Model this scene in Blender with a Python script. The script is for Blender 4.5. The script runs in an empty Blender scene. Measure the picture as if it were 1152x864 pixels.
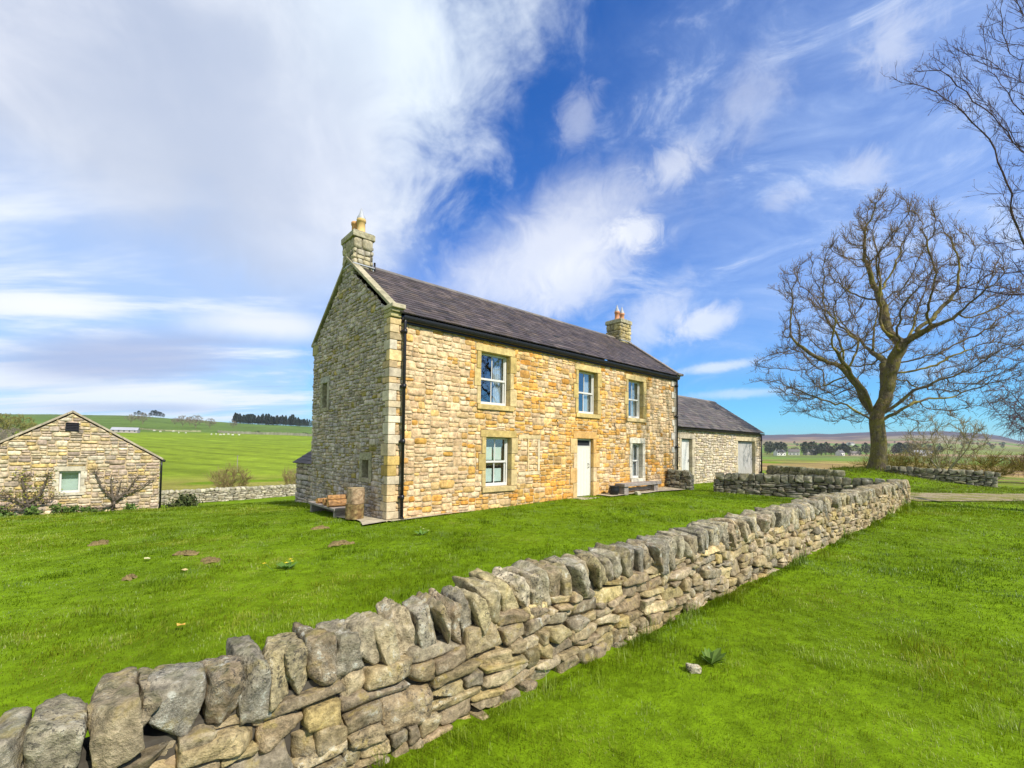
import bpy, math, random
import numpy as np
from mathutils import Matrix, Vector, kdtree
random.seed(7); RNG = np.random.default_rng(7)
R = math.radians
LIFT = 1.7                                   # design heights are relative to the eye; everything is lifted at the end
sc = bpy.context.scene
col = sc.collection

# ------------------------------------------------------------------ camera frame and house frame
F, OY, PITCH, ROLL = 504.28, 54.97, 0.03498, 0.010493
A = R(41.6146)
D = np.array([math.cos(A), math.sin(A)]); NN = np.array([-D[1], D[0]]); C0 = np.array([-2.963, 10.753])
HW, HL = 5.584, 13.716
D3 = np.array([D[0], D[1], 0.]); N3 = np.array([NN[0], NN[1], 0.]); Z3 = np.array([0., 0., 1.])

def W(u, v, z=0.):
    q = C0 + u * D + v * NN
    return np.array([q[0], q[1], z])

def UV(x, y):
    qx, qy = x - C0[0], y - C0[1]
    return qx * D[0] + qy * D[1], qx * NN[0] + qy * NN[1]

def smooth(a, b, x):
    t = np.clip((np.asarray(x, float) - a) / (b - a), 0, 1)
    return t * t * (3 - 2 * t)

# ------------------------------------------------------------------ smooth value noise
_T = np.random.default_rng(3).random((64, 64))
def vnoise(x, y):
    x = np.asarray(x, float); y = np.asarray(y, float)
    xi = np.floor(x).astype(int); yi = np.floor(y).astype(int); fx = x - xi; fy = y - yi
    fx = fx * fx * (3 - 2 * fx); fy = fy * fy * (3 - 2 * fy)
    g = lambda a, b: _T[a % 64, b % 64]
    return (g(xi, yi) * (1 - fx) + g(xi + 1, yi) * fx) * (1 - fy) + (g(xi, yi + 1) * (1 - fx) + g(xi + 1, yi + 1) * fx) * fy
def fbm(x, y, o=3):
    s = 0; a = .5
    for i in range(o):
        s = s + a * vnoise(x * 2 ** i + 7.3 * i, y * 2 ** i + 3.1 * i); a *= .5
    return s

# ------------------------------------------------------------------ terrain
_cp = []
for u, v, z in [(0, 0, -1.78), (3, 0, -1.73), (7.5, 0, -1.65), (12.9, 0, -1.6), (0, 5.6, -1.95), (7, 5.6, -1.7), (13.7, 6, -1.62), (24, 0, -1.62), (24, 6, -1.65),
                (-6, -7.7, -1.76), (-2, -7.7, -1.7), (2, -7.7, -1.7), (8, -7.7, -1.7), (14.6, -7.7, -1.7), (-3, -3, -1.8), (3, -4, -1.72), (9, -4, -1.68),
                (-3.3, 15.3, -2.84), (-8.8, 15.3, -2.74), (-8, 8, -2.3), (-3, 8, -2.15), (13.3, -3, -1.66), (13.0, -.5, -1.62), (-9, 2, -2.05), (-12, 12, -2.5)]:
    w = W(u, v, z); _cp.append(tuple(w))
_cp += [(0, 0, -1.66), (3, 0, -1.66), (10, 2, -1.68), (10, 9, -1.7), (0, -8, -1.6), (-8, -6, -1.7), (16, 5, -1.7), (17, 14, -1.72), (-23, 30, -4.0), (-17.3, 38, -4.05), (-10, 46, -4.2),
        (-40, 24, -3.6), (-8, 28, -3.1), (21.3, 26, -1.72), (22.6, 21, -1.7), (29, 30, -1.8), (35, 20, -1.8), (50, 50, -2.4), (25, 60, -2.5), (0, 60, -3.2), (-50, 55, -4.3), (-60, 20, -3.8), (-50, -30, -2.5), (50, -30, -1.8), (0, -60, -1.8), (70, 10, -2.0)]
_cp = np.array(_cp)
def _tps(r2): return np.where(r2 > 1e-9, .5 * r2 * np.log(np.maximum(r2, 1e-9)), 0.)
_n = len(_cp); _K = _tps(((_cp[:, None, :2] - _cp[None, :, :2]) ** 2).sum(-1)) + np.eye(_n) * .4
_P = np.c_[np.ones(_n), _cp[:, :2]]
_S = np.linalg.solve(np.block([[_K, _P], [_P.T, np.zeros((3, 3))]]), np.r_[_cp[:, 2], 0, 0, 0])

def far_z(x, y):
    r = np.hypot(x, y); az = np.degrees(np.arctan2(x, y)); lr = np.log(np.maximum(r, 1.))
    hL = np.interp(az, [-70, -48.8, -40, -32, -24, -10, 10], [40, 43.5, 50.5, 43, 41, 38, 35])
    pl = np.interp(lr, np.log([40, 75, 120, 250, 410, 600, 850, 1050, 1400, 2500, 12000]), [-4.2, -4.4, -3.6, 2.0, 9.0, 22, 42, 50, 40, -10, -60])
    pl = np.where(pl > 9, 9 + (pl - 9) * (hL - 9) / 41., pl)
    hR = np.interp(az, [0, 15, 27, 29, 31, 34, 36, 39, 42, 44, 46, 47.5, 48.6, 55, 70], [92, 98, 103, 107, 106, 112, 111, 121, 122, 118, 108, 92, 66, 50, 45])
    pr = np.interp(lr, np.log([40, 100, 400, 700, 1000, 1600, 2400, 3000, 3400, 4200, 7000, 12000]), [-2.3, -3.4, -4.5, -2., 6, 24, 52, 86, 112, 95, -20, -60])
    pr = np.where(pr > 6, 6 + (pr - 6) * (hR - 6) / 106., pr)
    s = smooth(-14, 14, az)
    z = pl * (1 - s) + pr * s
    b = smooth(75, 110, np.abs(az))
    z = z * (1 - b) + (-2 - r * .002) * b
    z = z + (fbm(x / 90., y / 90., 3) - .45) * np.clip(r / 250., 0, 1) * 3.0 * (1 + smooth(900, 2500, r) * 3.)
    return z

def ground_z(x, y):
    x = np.asarray(x, float); y = np.asarray(y, float)
    r2 = (x[..., None] - _cp[:, 0]) ** 2 + (y[..., None] - _cp[:, 1]) ** 2
    near = (_tps(r2) * _S[:_n]).sum(-1) + _S[_n] + _S[_n + 1] * x + _S[_n + 2] * y
    near = np.clip(near, -5.5, -1.4)
    r = np.hypot(x, y); w = smooth(40, 80, r)
    z = near * (1 - w) + far_z(x, y) * w
    z = z + .78 * np.exp(-(((x - 20.6) / 3.0) ** 2 + ((y - 26.6) / 3.3) ** 2))          # mound under the sycamore
    z = z + .03 * (fbm(x * .6, y * .6, 2) - .4) * smooth(0, 3, r) * (1 - w)
    return z
def gz(x, y): return float(ground_z(np.array([x]), np.array([y]))[0])

# ------------------------------------------------------------------ mesh builder
ORIGIN = {}
class MB:
    def __init__(s): s.v = []; s.f = []; s.c = []; s.n = 0
    def add(s, v, f, c=(1, 1, 1)):
        v = np.asarray(v, float).reshape(-1, 3); c = np.asarray(c, float)
        if c.ndim == 1: c = np.tile(c, (len(v), 1))
        f = np.asarray(f, np.int64)
        if f.ndim == 1: f = f[None]
        s.v.append(v); s.c.append(c); s.f.append(f + s.n); s.n += len(v); return s
    def box(s, o, ex, ey, ez, c=(1, 1, 1)):
        o, ex, ey, ez = [np.asarray(q, float) for q in (o, ex, ey, ez)]
        if np.dot(np.cross(ex, ey), ez) < 0: o = o + ex; ex = -ex
        v = [o, o + ex, o + ex + ey, o + ey, o + ez, o + ex + ez, o + ex + ey + ez, o + ey + ez]
        return s.add(v, [(0, 3, 2, 1), (4, 5, 6, 7), (0, 1, 5, 4), (1, 2, 6, 5), (2, 3, 7, 6), (3, 0, 4, 7)], c)
    def hb(s, u0, u1, v0, v1, z0, z1, c=(1, 1, 1)):               # box in the house frame
        return s.box(W(u0, v0, z0), D3 * (u1 - u0), N3 * (v1 - v0), Z3 * (z1 - z0), c)
    def quad(s, a, b, c_, d, c=(1, 1, 1)): return s.add([a, b, c_, d], [(0, 1, 2, 3)], c)
    def tri(s, a, b, c_, c=(1, 1, 1)): return s.add([a, b, c_], [(0, 1, 2)], c)
    def tube(s, pts, rad, k=8, c=(1, 1, 1), cap=True):
        pts = np.asarray(pts, float); m = len(pts); rad = np.broadcast_to(np.asarray(rad, float), (m,))
        t = np.gradient(pts, axis=0) if m > 2 else np.tile(pts[1] - pts[0], (m, 1))
        t = t / (np.linalg.norm(t, axis=1, keepdims=True) + 1e-12)
        a0 = np.array([0, 0, 1.]) if abs(t[0][2]) < .9 else np.array([1., 0, 0])
        vs = []
        ang = np.arange(k) * 2 * math.pi / k
        for i in range(m):
            a = np.cross(t[i], a0); a /= np.linalg.norm(a) + 1e-12; b = np.cross(t[i], a)
            vs.append(pts[i] + rad[i] * (np.cos(ang)[:, None] * a + np.sin(ang)[:, None] * b)); a0 = -np.cross(a, t[i]) if False else a0
        v = np.concatenate(vs)
        i = np.arange(m - 1)[:, None] * k; j = np.arange(k)[None]; j2 = (j + 1) % k
        f = np.stack([i + j, i + j2, i + k + j2, i + k + j], -1).reshape(-1, 4)
        s.add(v, f, c)
        if cap:
            nb = s.n - len(v)
            s.f.append(np.array([[nb + q for q in range(k)][::-1]])); s.f.append(np.array([[nb + (m - 1) * k + q for q in range(k)]]))
        return s
    def lathe(s, o, prof, k=16, c=(1, 1, 1)):
        prof = np.asarray(prof, float)
        ang = np.arange(k) * 2 * math.pi / k
        v = np.concatenate([np.c_[o[0] + r * np.cos(ang), o[1] + r * np.sin(ang), np.full(k, o[2] + z)] for r, z in prof])
        m = len(prof); i = np.arange(m - 1)[:, None] * k; j = np.arange(k)[None]; j2 = (j + 1) % k
        return s.add(v, np.stack([i + j, i + j2, i + k + j2, i + k + j], -1).reshape(-1, 4), c)
    def mesh(s, name, org=(0, 0, 0), smooth_=False):
        me = bpy.data.meshes.new(name)
        if not s.v: return me
        v = np.concatenate(s.v) - np.asarray(org); c = np.concatenate(s.c)
        loops = np.concatenate([f.ravel() for f in s.f]); tot = np.concatenate([np.full(len(f), f.shape[1]) for f in s.f])
        st = np.r_[0, np.cumsum(tot)[:-1]]
        me.vertices.add(len(v)); me.vertices.foreach_set('co', v.astype(np.float32).ravel())
        me.loops.add(len(loops)); me.loops.foreach_set('vertex_index', loops.astype(np.int32))
        me.polygons.add(len(tot)); me.polygons.foreach_set('loop_start', st.astype(np.int32)); me.polygons.foreach_set('loop_total', tot.astype(np.int32))
        me.polygons.foreach_set('use_smooth', np.full(len(tot), smooth_))
        at = me.color_attributes.new('col', 'FLOAT_COLOR', 'POINT')
        at.data.foreach_set('color', np.c_[c, np.ones(len(c))].astype(np.float32).ravel())
        me.update(calc_edges=True); me.validate()
        return me
    def build(s, name, mat, parent=None, smooth_=False, org=None):
        o_ = ORIGIN.get(parent.name, (0, 0, 0)) if parent is not None else (org if org is not None else (0, 0, 0))
        me = s.mesh(name, o_, smooth_); me.materials.append(mat)
        o = bpy.data.objects.new(name, me); col.objects.link(o)
        if parent is not None: o.parent = parent
        elif org is not None: o.location = org
        ORIGIN[o.name] = o_
        return o

def tag(o, label=None, cat=None, group=None, kind=None):
    if label: o['label'] = label
    if cat: o['category'] = cat
    if group: o['group'] = group
    if kind: o['kind'] = kind
    return o
def thing(name, loc, label, cat, group=None):
    o = bpy.data.objects.new(name, None); col.objects.link(o); o.location = loc; o.empty_display_size = .2
    ORIGIN[o.name] = tuple(loc); return tag(o, label, cat, group)
def dup(src, loc, rz=0., s=1., label=None):
    c = src.copy(); col.objects.link(c); c.location = loc; c.rotation_euler = (0, 0, rz); c.scale = (s, s, s) if np.isscalar(s) else s
    if label: c['label'] = label
    for ch in list(src.children):
        k = ch.copy(); col.objects.link(k); k.parent = c
        for g in list(ch.children):
            q = g.copy(); col.objects.link(q); q.parent = k
    return c

# ------------------------------------------------------------------ materials
class NT:
    def __init__(s, tree): s.t = tree; s.n = tree.nodes; s.l = tree.links
    def __call__(s, typ, ins=None, **kw):
        nd = s.n.new(typ)
        for k, v in kw.items(): setattr(nd, k, v)
        for k, v in (ins or {}).items():
            tgt = nd.inputs[k]
            if isinstance(v, bpy.types.NodeSocket): s.l.new(v, tgt)
            else: tgt.default_value = v
        return nd
    def math(s, op, a, b=0., c=0., clamp=False):
        return s('ShaderNodeMath', {0: a, 1: b, 2: c}, operation=op, use_clamp=clamp).outputs[0]
    def mix(s, f, a, b, bt='MIX'):
        nd = s('ShaderNodeMix', data_type='RGBA', blend_type=bt)
        for k, v in ((0, f), (6, a), (7, b)):
            if isinstance(v, bpy.types.NodeSocket): s.l.new(v, nd.inputs[k])
            else: nd.inputs[k].default_value = v if k == 0 else (*v, 1)[:4]
        return nd.outputs[2]
    def ramp(s, x, a, b, va=0., vb=1., sm=True):
        return s('ShaderNodeMapRange', {0: x, 1: a, 2: b, 3: va, 4: vb}, interpolation_type='SMOOTHSTEP' if sm else 'LINEAR').outputs[0]
    def noise(s, vec, scale, detail=4, rough=.55, dist=0.):
        return s('ShaderNodeTexNoise', {'Vector': vec, 'Scale': scale, 'Detail': detail, 'Roughness': rough, 'Distortion': dist})

def newmat(name):
    m = bpy.data.materials.new(name); m.use_nodes = True; m.node_tree.nodes.clear()
    t = NT(m.node_tree); out = t('ShaderNodeOutputMaterial')
    return m, t, out
def fin(t, out, base, rough=.9, normal=None, spec=.2, metal=0.):
    p = t('ShaderNodeBsdfPrincipled', {'Base Color': base if isinstance(base, bpy.types.NodeSocket) else (*base, 1), 'Roughness': rough, 'Metallic': metal, 'Specular IOR Level': spec})
    if normal is not None: t.l.new(normal, p.inputs['Normal'])
    t.l.new(p.outputs[0], out.inputs[0]); return p

def stone_mat(name, mott=.35, nscale=14., bump=.5, lichen=.0, yellow=.0, moss=0., speck=0., bdist=.01):
    m, t, out = newmat(name)
    pos = t('ShaderNodeNewGeometry').outputs['Position']; nor = t('ShaderNodeNewGeometry').outputs['Normal']
    c = t('ShaderNodeAttribute', attribute_name='col').outputs['Color']
    n1 = t.noise(pos, nscale, 6, .65).outputs[0]; n2 = t.noise(pos, nscale * 4.3, 4, .7).outputs[0]; n3 = t.noise(pos, nscale * .28, 3).outputs[0]
    k = t.math('ADD', t.ramp(n1, .25, .75, 1 - mott, 1 + mott), t.ramp(n2, .3, .7, -mott * .35, mott * .35))
    k = t.math('MULTIPLY', k, t.ramp(n3, .3, .7, .85, 1.15))
    c = t.mix(1., c, t('ShaderNodeCombineColor', {0: k, 1: k, 2: k}).outputs[0], 'MULTIPLY')
    oi = t('ShaderNodeObjectInfo').outputs['Random']; big_ = t.noise(pos, 2.6, 2).outputs[0]; va = t.math('FRACT', t.math('ADD', t.math('MULTIPLY', oi, 7.31), t.math('MULTIPLY', big_, 1.7)))
    vb = t.math('FRACT', t.math('ADD', t.math('MULTIPLY', oi, 3.77), t.math('MULTIPLY', big_, 2.3)))
    va, vb = t.ramp(t.math('ABSOLUTE', t.math('SUBTRACT', va, .5)), .05, .45, .15, 1.), t.ramp(t.math('ABSOLUTE', t.math('SUBTRACT', vb, .5)), .05, .45, .1, 1.)
    if yellow:
        ny = t.noise(pos, nscale * .5, 5, .6, .4).outputs[0]
        c = t.mix(t.math('MULTIPLY', t.ramp(ny, .54, .68), yellow), c, (.36, .27, .06))
    if lichen:
        vo = t('ShaderNodeTexVoronoi', {'Vector': t('ShaderNodeVectorMath', {0: pos, 1: t.noise(pos, 60., 2).outputs[1]}, operation='ADD').outputs[0], 'Scale': nscale * 1.1})
        nl = t.noise(pos, nscale * .45, 3).outputs[0]
        lm = t.math('MULTIPLY', t.ramp(vo.outputs[0], .40, .30), t.ramp(nl, .44, .54))
        lm = t.math('MAXIMUM', lm, t.math('MULTIPLY', t.ramp(n1, .56, .62), t.ramp(nl, .40, .55)))
        c = t.mix(t.math('MULTIPLY', t.math('MULTIPLY', lm, va), lichen), c, (.56, .56, .47))
    if speck:
        vs = t.noise(pos, nscale * 2.2, 5, .75).outputs[0]
        c = t.mix(t.math('MULTIPLY', t.math('MULTIPLY', t.ramp(vs, .53, .60), vb), speck), c, (.045, .042, .038))
    if moss:
        nz = t('ShaderNodeSeparateXYZ', {0: nor}).outputs[2]
        nm = t.noise(pos, nscale * .6, 5).outputs[0]
        mm = t.math('MULTIPLY', t.ramp(nz, .1, .9), t.ramp(nm, .45, .62))
        c = t.mix(t.math('MULTIPLY', mm, moss), c, (.10, .115, .025))
    h = t.math('ADD', t.math('MULTIPLY', n1, 1.), t.math('MULTIPLY', n2, .45))
    b = t('ShaderNodeBump', {'Strength': bump, 'Distance': bdist, 'Height': h}).outputs[0]
    fin(t, out, c, .92, b, .15); return m

def plain_mat(name, base, rough=.8, nscale=8., mott=.25, bump=.2, spec=.3, attr=False, metal=0., stretch=None, bdist=.005):
    m, t, out = newmat(name)
    pos = t('ShaderNodeTexCoord').outputs['Object']
    if stretch: pos = t('ShaderNodeMapping', {'Vector': pos, 'Scale': stretch}).outputs[0]
    n1 = t.noise(pos, nscale, 6, .65).outputs[0]
    k = t.ramp(n1, .25, .75, 1 - mott, 1 + mott)
    c = t('ShaderNodeAttribute', attribute_name='col').outputs['Color'] if attr else (*base, 1)
    c = t.mix(1., c if attr else base, t('ShaderNodeCombineColor', {0: k, 1: k, 2: k}).outputs[0], 'MULTIPLY')
    b = t('ShaderNodeBump', {'Strength': bump, 'Distance': bdist, 'Height': n1}).outputs[0]
    fin(t, out, c, rough, b, spec, metal); return m

M = {}
M['house_stone'] = stone_mat('house_stone', .42, 9., .5, lichen=.12, yellow=.10, speck=.18, bdist=.009)
M['gable_stone'] = stone_mat('gable_stone', .42, 11., .8, lichen=.40, yellow=.10, speck=.35, bdist=.012)
M['dressed'] = stone_mat('dressed_sandstone', .22, 9., .35, lichen=.12, speck=.18, bdist=.006)
M['mortar'] = plain_mat('mortar', (.44, .34, .20), .95, 4., .55, .5)
M['mortar_dark'] = plain_mat('mortar_dark', (.17, .15, .11), .95, 20., .35, .5)
M['dry_stone'] = stone_mat('dry_stone', .48, 20., 1., lichen=.75, yellow=.5, speck=.8, bdist=.022)
M['cope_stone'] = stone_mat('cope_stone_weathered', .55, 19., 1., lichen=.75, yellow=.4, moss=.3, speck=.85, bdist=.024)
M['far_stone'] = stone_mat('far_dry_stone', .35, 9., .8, lichen=.5, yellow=.25, moss=.5, speck=.35, bdist=.02)
M['core'] = plain_mat('wall_core', (.07, .06, .045), .95, 20.)
M['slate'] = plain_mat('roof_slate', (1, 1, 1), .62, 26., .3, .5, .35, attr=True, bdist=.006)
M['iron'] = plain_mat('black_iron', (.012, .011, .013), .42, 30., .3, .15, .4)
M['white_paint'] = plain_mat('white_paint', (.62, .60, .54), .45, 14., .06, .1, .4)
M['door_paint'] = plain_mat('cream_door_paint', (.66, .63, .52), .5, 10., .06, .1, .35)
M['grey_boards'] = plain_mat('weathered_boards', (.42, .40, .36), .85, 6., .35, .5, .15, stretch=(8, 8, .6))
M['timber'] = plain_mat('grey_timber', (.28, .24, .21), .85, 6., .35, .5, .15, stretch=(1, 1, 6))
M['bark'] = plain_mat('bark', (1, 1, 1), .95, 9., .45, 1., .1, attr=True, stretch=(1, 1, .35), bdist=.05)
m, t, out = newmat('tree_bark')
pos = t('ShaderNodeNewGeometry').outputs['Position']; c = t('ShaderNodeAttribute', attribute_name='col').outputs['Color']
st_v = t('ShaderNodeMapping', {'Vector': pos, 'Scale': (1, 1, .3)}).outputs[0]
n1 = t.noise(st_v, 13., 7, .68, .4).outputs[0]; n2 = t.noise(pos, 2.1, 6, .62, .6).outputs[0]; n3 = t.noise(pos, 9., 4, .6).outputs[0]
k = t.ramp(n1, .28, .72, .45, 1.5); c = t.mix(1., c, t('ShaderNodeCombineColor', {0: k, 1: k, 2: k}).outputs[0], 'MULTIPLY')
c = t.mix(t.math('MULTIPLY', t.ramp(n2, .40, .60), t.ramp(n3, .3, .6, .4, 1.)), c, (.165, .145, .035)); c = t.mix(t.math('MULTIPLY', t.ramp(n3, .60, .72), .6), c, (.36, .33, .24))
fin(t, out, c, .95, t('ShaderNodeBump', {'Strength': 1., 'Distance': .06, 'Height': n1}).outputs[0], .1); M['tree_bark'] = m
M['twig'] = plain_mat('twig', (1, 1, 1), .9, 3., .2, .1, .1, attr=True)
M['leaf'] = plain_mat('leaf', (1, 1, 1), .7, 3., .3, .1, .2, attr=True)
M['log'] = plain_mat('log_bark', (1, 1, 1), .9, 12., .4, .9, .1, attr=True, bdist=.03)
M['clay'] = plain_mat('chimney_clay', (1, 1, 1), .8, 12., .15, .2, .2, attr=True)
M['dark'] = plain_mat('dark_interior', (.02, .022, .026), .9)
M['curtain'] = plain_mat('curtain_cloth', (.55, .58, .60), .9, 4., .1, .1)
M['blind'] = plain_mat('pale_green_blind', (.72, .80, .70), .85, 4., .08, .05)
M['paving'] = plain_mat('stone_paving', (.42, .36, .25), .9, 5., .3, .4)
M['wool'] = plain_mat('wool', (.62, .58, .50), .95, 8., .2, .5)
M['house_far'] = plain_mat('render_and_stone', (1, 1, 1), .9, .5, .12, .1, attr=True)
M['lead'] = plain_mat('lead', (.35, .36, .38), .5, 10., .2, .1, .4)
M['soil'] = plain_mat('molehill_soil', (.21, .155, .065), .95, 30., .4, .8, .1, bdist=.03)
M['petal'] = plain_mat('petal_or_leaf', (1, 1, 1), .7, 5., .15, .1, attr=True)

m, t, out = newmat('window_glass')
gg = t('ShaderNodeNewGeometry'); fr = t.math('POWER', t.math('SUBTRACT', 1., t.math('ABSOLUTE', t('ShaderNodeVectorMath', {0: gg.outputs['Incoming'], 1: gg.outputs['Normal']}, operation='DOT_PRODUCT').outputs['Value'])), 3.)
gl = t('ShaderNodeBsdfGlossy', {'Color': (.92, .95, 1, 1), 'Roughness': .015}); tr = t('ShaderNodeBsdfTransparent', {'Color': (.82, .88, .88, 1)})
pos = t('ShaderNodeTexCoord').outputs['Object']
t.l.new(t('ShaderNodeBump', {'Strength': .12, 'Distance': .01, 'Height': t.noise(pos, 3., 2).outputs[0]}).outputs[0], gl.inputs['Normal'])
mx = t('ShaderNodeMixShader', {0: t.ramp(fr, 0., 1., .22, 1., False), 1: tr.outputs[0], 2: gl.outputs[0]}); t.l.new(mx.outputs[0], out.inputs[0])
M['glass'] = m

m, t, out = newmat('grass_blade')
c = t('ShaderNodeAttribute', attribute_name='col').outputs['Color']
df = t('ShaderNodeBsdfDiffuse', {'Color': c}); tl = t('ShaderNodeBsdfTranslucent', {'Color': t.mix(1., c, (1.15, 1.1, .5), 'MULTIPLY')})
gs = t('ShaderNodeBsdfGlossy', {'Color': (.9, 1, .8, 1), 'Roughness': .45})
m1 = t('ShaderNodeMixShader', {0: .33, 1: df.outputs[0], 2: tl.outputs[0]}); m2 = t('ShaderNodeMixShader', {0: .025, 1: m1.outputs[0], 2: gs.outputs[0]})
t.l.new(m2.outputs[0], out.inputs[0]); M['grass'] = m

m, t, out = newmat('ground_cover')
g = t('ShaderNodeNewGeometry'); pos = g.outputs['Position']
c = t('ShaderNodeAttribute', attribute_name='col').outputs['Color']; zn = t('ShaderNodeAttribute', attribute_name='zone')
sep = t('ShaderNodeSeparateColor', {0: zn.outputs['Color']})
n1 = t.noise(pos, .35, 6, .62).outputs[0]; n2 = t.noise(pos, 6., 5, .65).outputs[0]; n3 = t.noise(pos, .03, 5, .6).outputs[0]
k = t.math('MULTIPLY', t.math('MULTIPLY', t.ramp(n1, .3, .7, .80, 1.2), t.ramp(n2, .3, .7, .75, 1.25)), t.ramp(n3, .3, .7, .82, 1.18))
wv = t('ShaderNodeTexWave', {'Vector': t('ShaderNodeMapping', {'Vector': pos, 'Rotation': (0, 0, R(-62))}).outputs[0], 'Scale': .028, 'Distortion': 5.0, 'Detail': 3, 'Detail Scale': .6}).outputs[1]
k = t.math('MULTIPLY', k, t.math('SUBTRACT', 1., t.math('MULTIPLY', sep.outputs[0], t.ramp(wv, .45, .98, 0, .20))))
c = t.mix(1., c, t('ShaderNodeCombineColor', {0: k, 1: k, 2: k}).outputs[0], 'MULTIPLY')
vo = t('ShaderNodeTexVoronoi', {'Vector': t('ShaderNodeMapping', {'Vector': pos, 'Scale': (.0045, .0022, .002), 'Rotation': (0, 0, .3)}).outputs[0], 'Scale': 1., 'Randomness': .9})
pc = t('ShaderNodeValToRGB', {0: t('ShaderNodeSeparateColor', {0: vo.outputs['Color']}).outputs[0]})
el = pc.color_ramp.elements
el[0].color = (.11, .20, .03, 1); el[1].color = (.32, .20, .12, 1); el[0].position = .1; el[1].position = .95
for p_, cc in ((.35, (.24, .25, .07, 1)), (.6, (.16, .15, .05, 1)), (.78, (.27, .21, .10, 1))):
    e = el.new(p_); e.color = cc
c = t.mix(t.math('MULTIPLY', sep.outputs[1], .9), c, pc.outputs[0])
nh = t.noise(pos, .0045, 6, .6, .5).outputs[0]
c = t.mix(t.math('MULTIPLY', sep.outputs[2], t.ramp(nh, .42, .60)), c, (.065, .04, .05))
b = t('ShaderNodeBump', {'Strength': .6, 'Distance': .05, 'Height': n2}).outputs[0]
fin(t, out, c, .95, b, .05); M['ground'] = m

m, t, out = newmat('gravel')
pos = t('ShaderNodeNewGeometry').outputs['Position']
n1 = t.noise(pos, 1.2, 5, .6).outputs[0]; v1 = t('ShaderNodeTexVoronoi', {'Vector': pos, 'Scale': 28.})
c = t.mix(t.ramp(n1, .42, .58), (.30, .24, .15), (.20, .19, .05)); c = t.mix(.35, c, t('ShaderNodeSeparateColor', {0: v1.outputs['Color']}).outputs[0], 'OVERLAY')
fin(t, out, c, .95, t('ShaderNodeBump', {'Strength': .6, 'Distance': .02, 'Height': v1.outputs[0]}).outputs[0], .1); M['gravel'] = m

# ------------------------------------------------------------------ stone layouts
def lerp_pal(pal, n, rng, var=.10):
    pal = np.array(pal); i = rng.integers(0, len(pal), n); j = rng.integers(0, len(pal), n); f = rng.random(n)[:, None] * .45
    c = pal[i] * (1 - f) + pal[j] * f
    return np.clip(c * (1 + rng.normal(0, var, (n, 1))), .02, .85)

def rubble_rects(u0, u1, z0, z1, H, cell, rng, big=.12, three=.25):
    """random-coursed rubble: list of [a, b, c, d] = u0 u1 z0 z1"""
    out = []; z = z0
    while z < z1 - 1e-6:
        h = H * rng.uniform(.75, 1.3)
        if z1 - (z + h) < H * .45: h = z1 - z
        u = u0 - rng.uniform(0, cell)
        while u < u1:
            l = cell * rng.uniform(.6, 1.5); r_ = rng.random()
            if r_ < big: out.append([u, u + l * .75, z, z + h]); u += l * .75; continue
            k = 3 if r_ < big + three else 2
            cuts = np.sort(np.r_[0, 1, (np.arange(1, k) / k + rng.uniform(-.14, .14, k - 1))])
            for q in range(k):
                m = max(1, int(round(rng.uniform(.6, 2.4))))
                cc = np.sort(np.r_[0, 1, np.arange(1, m) / m + rng.uniform(-.15, .15, m - 1)])
                for s_ in range(m): out.append([u + l * cc[s_], u + l * cc[s_ + 1], z + h * cuts[q], z + h * cuts[q + 1]])
            u += l
        z += h
    res = []
    for a, b, c, d in out:
        a, b = max(a, u0), min(b, u1)
        if b - a > .03: res.append([a, b, c, d])
    return res

def sneck_rects(u0, u1, z0, z1, rng, hmax=.19, wmax=.40, band=.62, cell=.9):
    """irregular rubble: bands split at random again and again until each stone is small enough"""
    out = []
    def split(a, b, c, d, lv):
        w, h = b - a, d - c
        if w < wmax * rng.uniform(.6, 1.5) and h < hmax * rng.uniform(.65, 1.5): out.append([a, b, c, d]); return
        f = rng.uniform(.34, .66)
        if w > h * rng.uniform(1.5, 3.0): m = a + w * f; split(a, m, c, d, lv + 1); split(m, b, c, d, lv + 1)
        else: m = c + h * f; split(a, b, c, m, lv + 1); split(a, b, m, d, lv + 1)
    z = z0
    while z < z1 - 1e-6:
        h = band * rng.uniform(.7, 1.3)
        if z1 - (z + h) < band * .4: h = z1 - z
        u = u0 - rng.uniform(0, cell)
        while u < u1:
            l = cell * rng.uniform(.6, 1.4); split(u, u + l, z, z + h, 0); u += l
        z += h
    return [[max(a, u0), min(b, u1), c, d] for a, b, c, d in out if min(b, u1) - max(a, u0) > .03]

def cut_holes(rects, holes, mn=.035):
    for h in holes:
        nx = []
        for r in rects:
            a, b, c, d = r
            if b <= h[0] or a >= h[1] or d <= h[2] or c >= h[3]: nx.append(r); continue
            if h[0] - a > mn: nx.append([a, h[0], c, d])
            if b - h[1] > mn: nx.append([h[1], b, c, d])
            a2, b2 = max(a, h[0]), min(b, h[1])
            if h[2] - c > mn: nx.append([a2, b2, c, h[2]])
            if d - h[3] > mn: nx.append([a2, b2, h[3], d])
        rects = nx
    return rects

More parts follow.
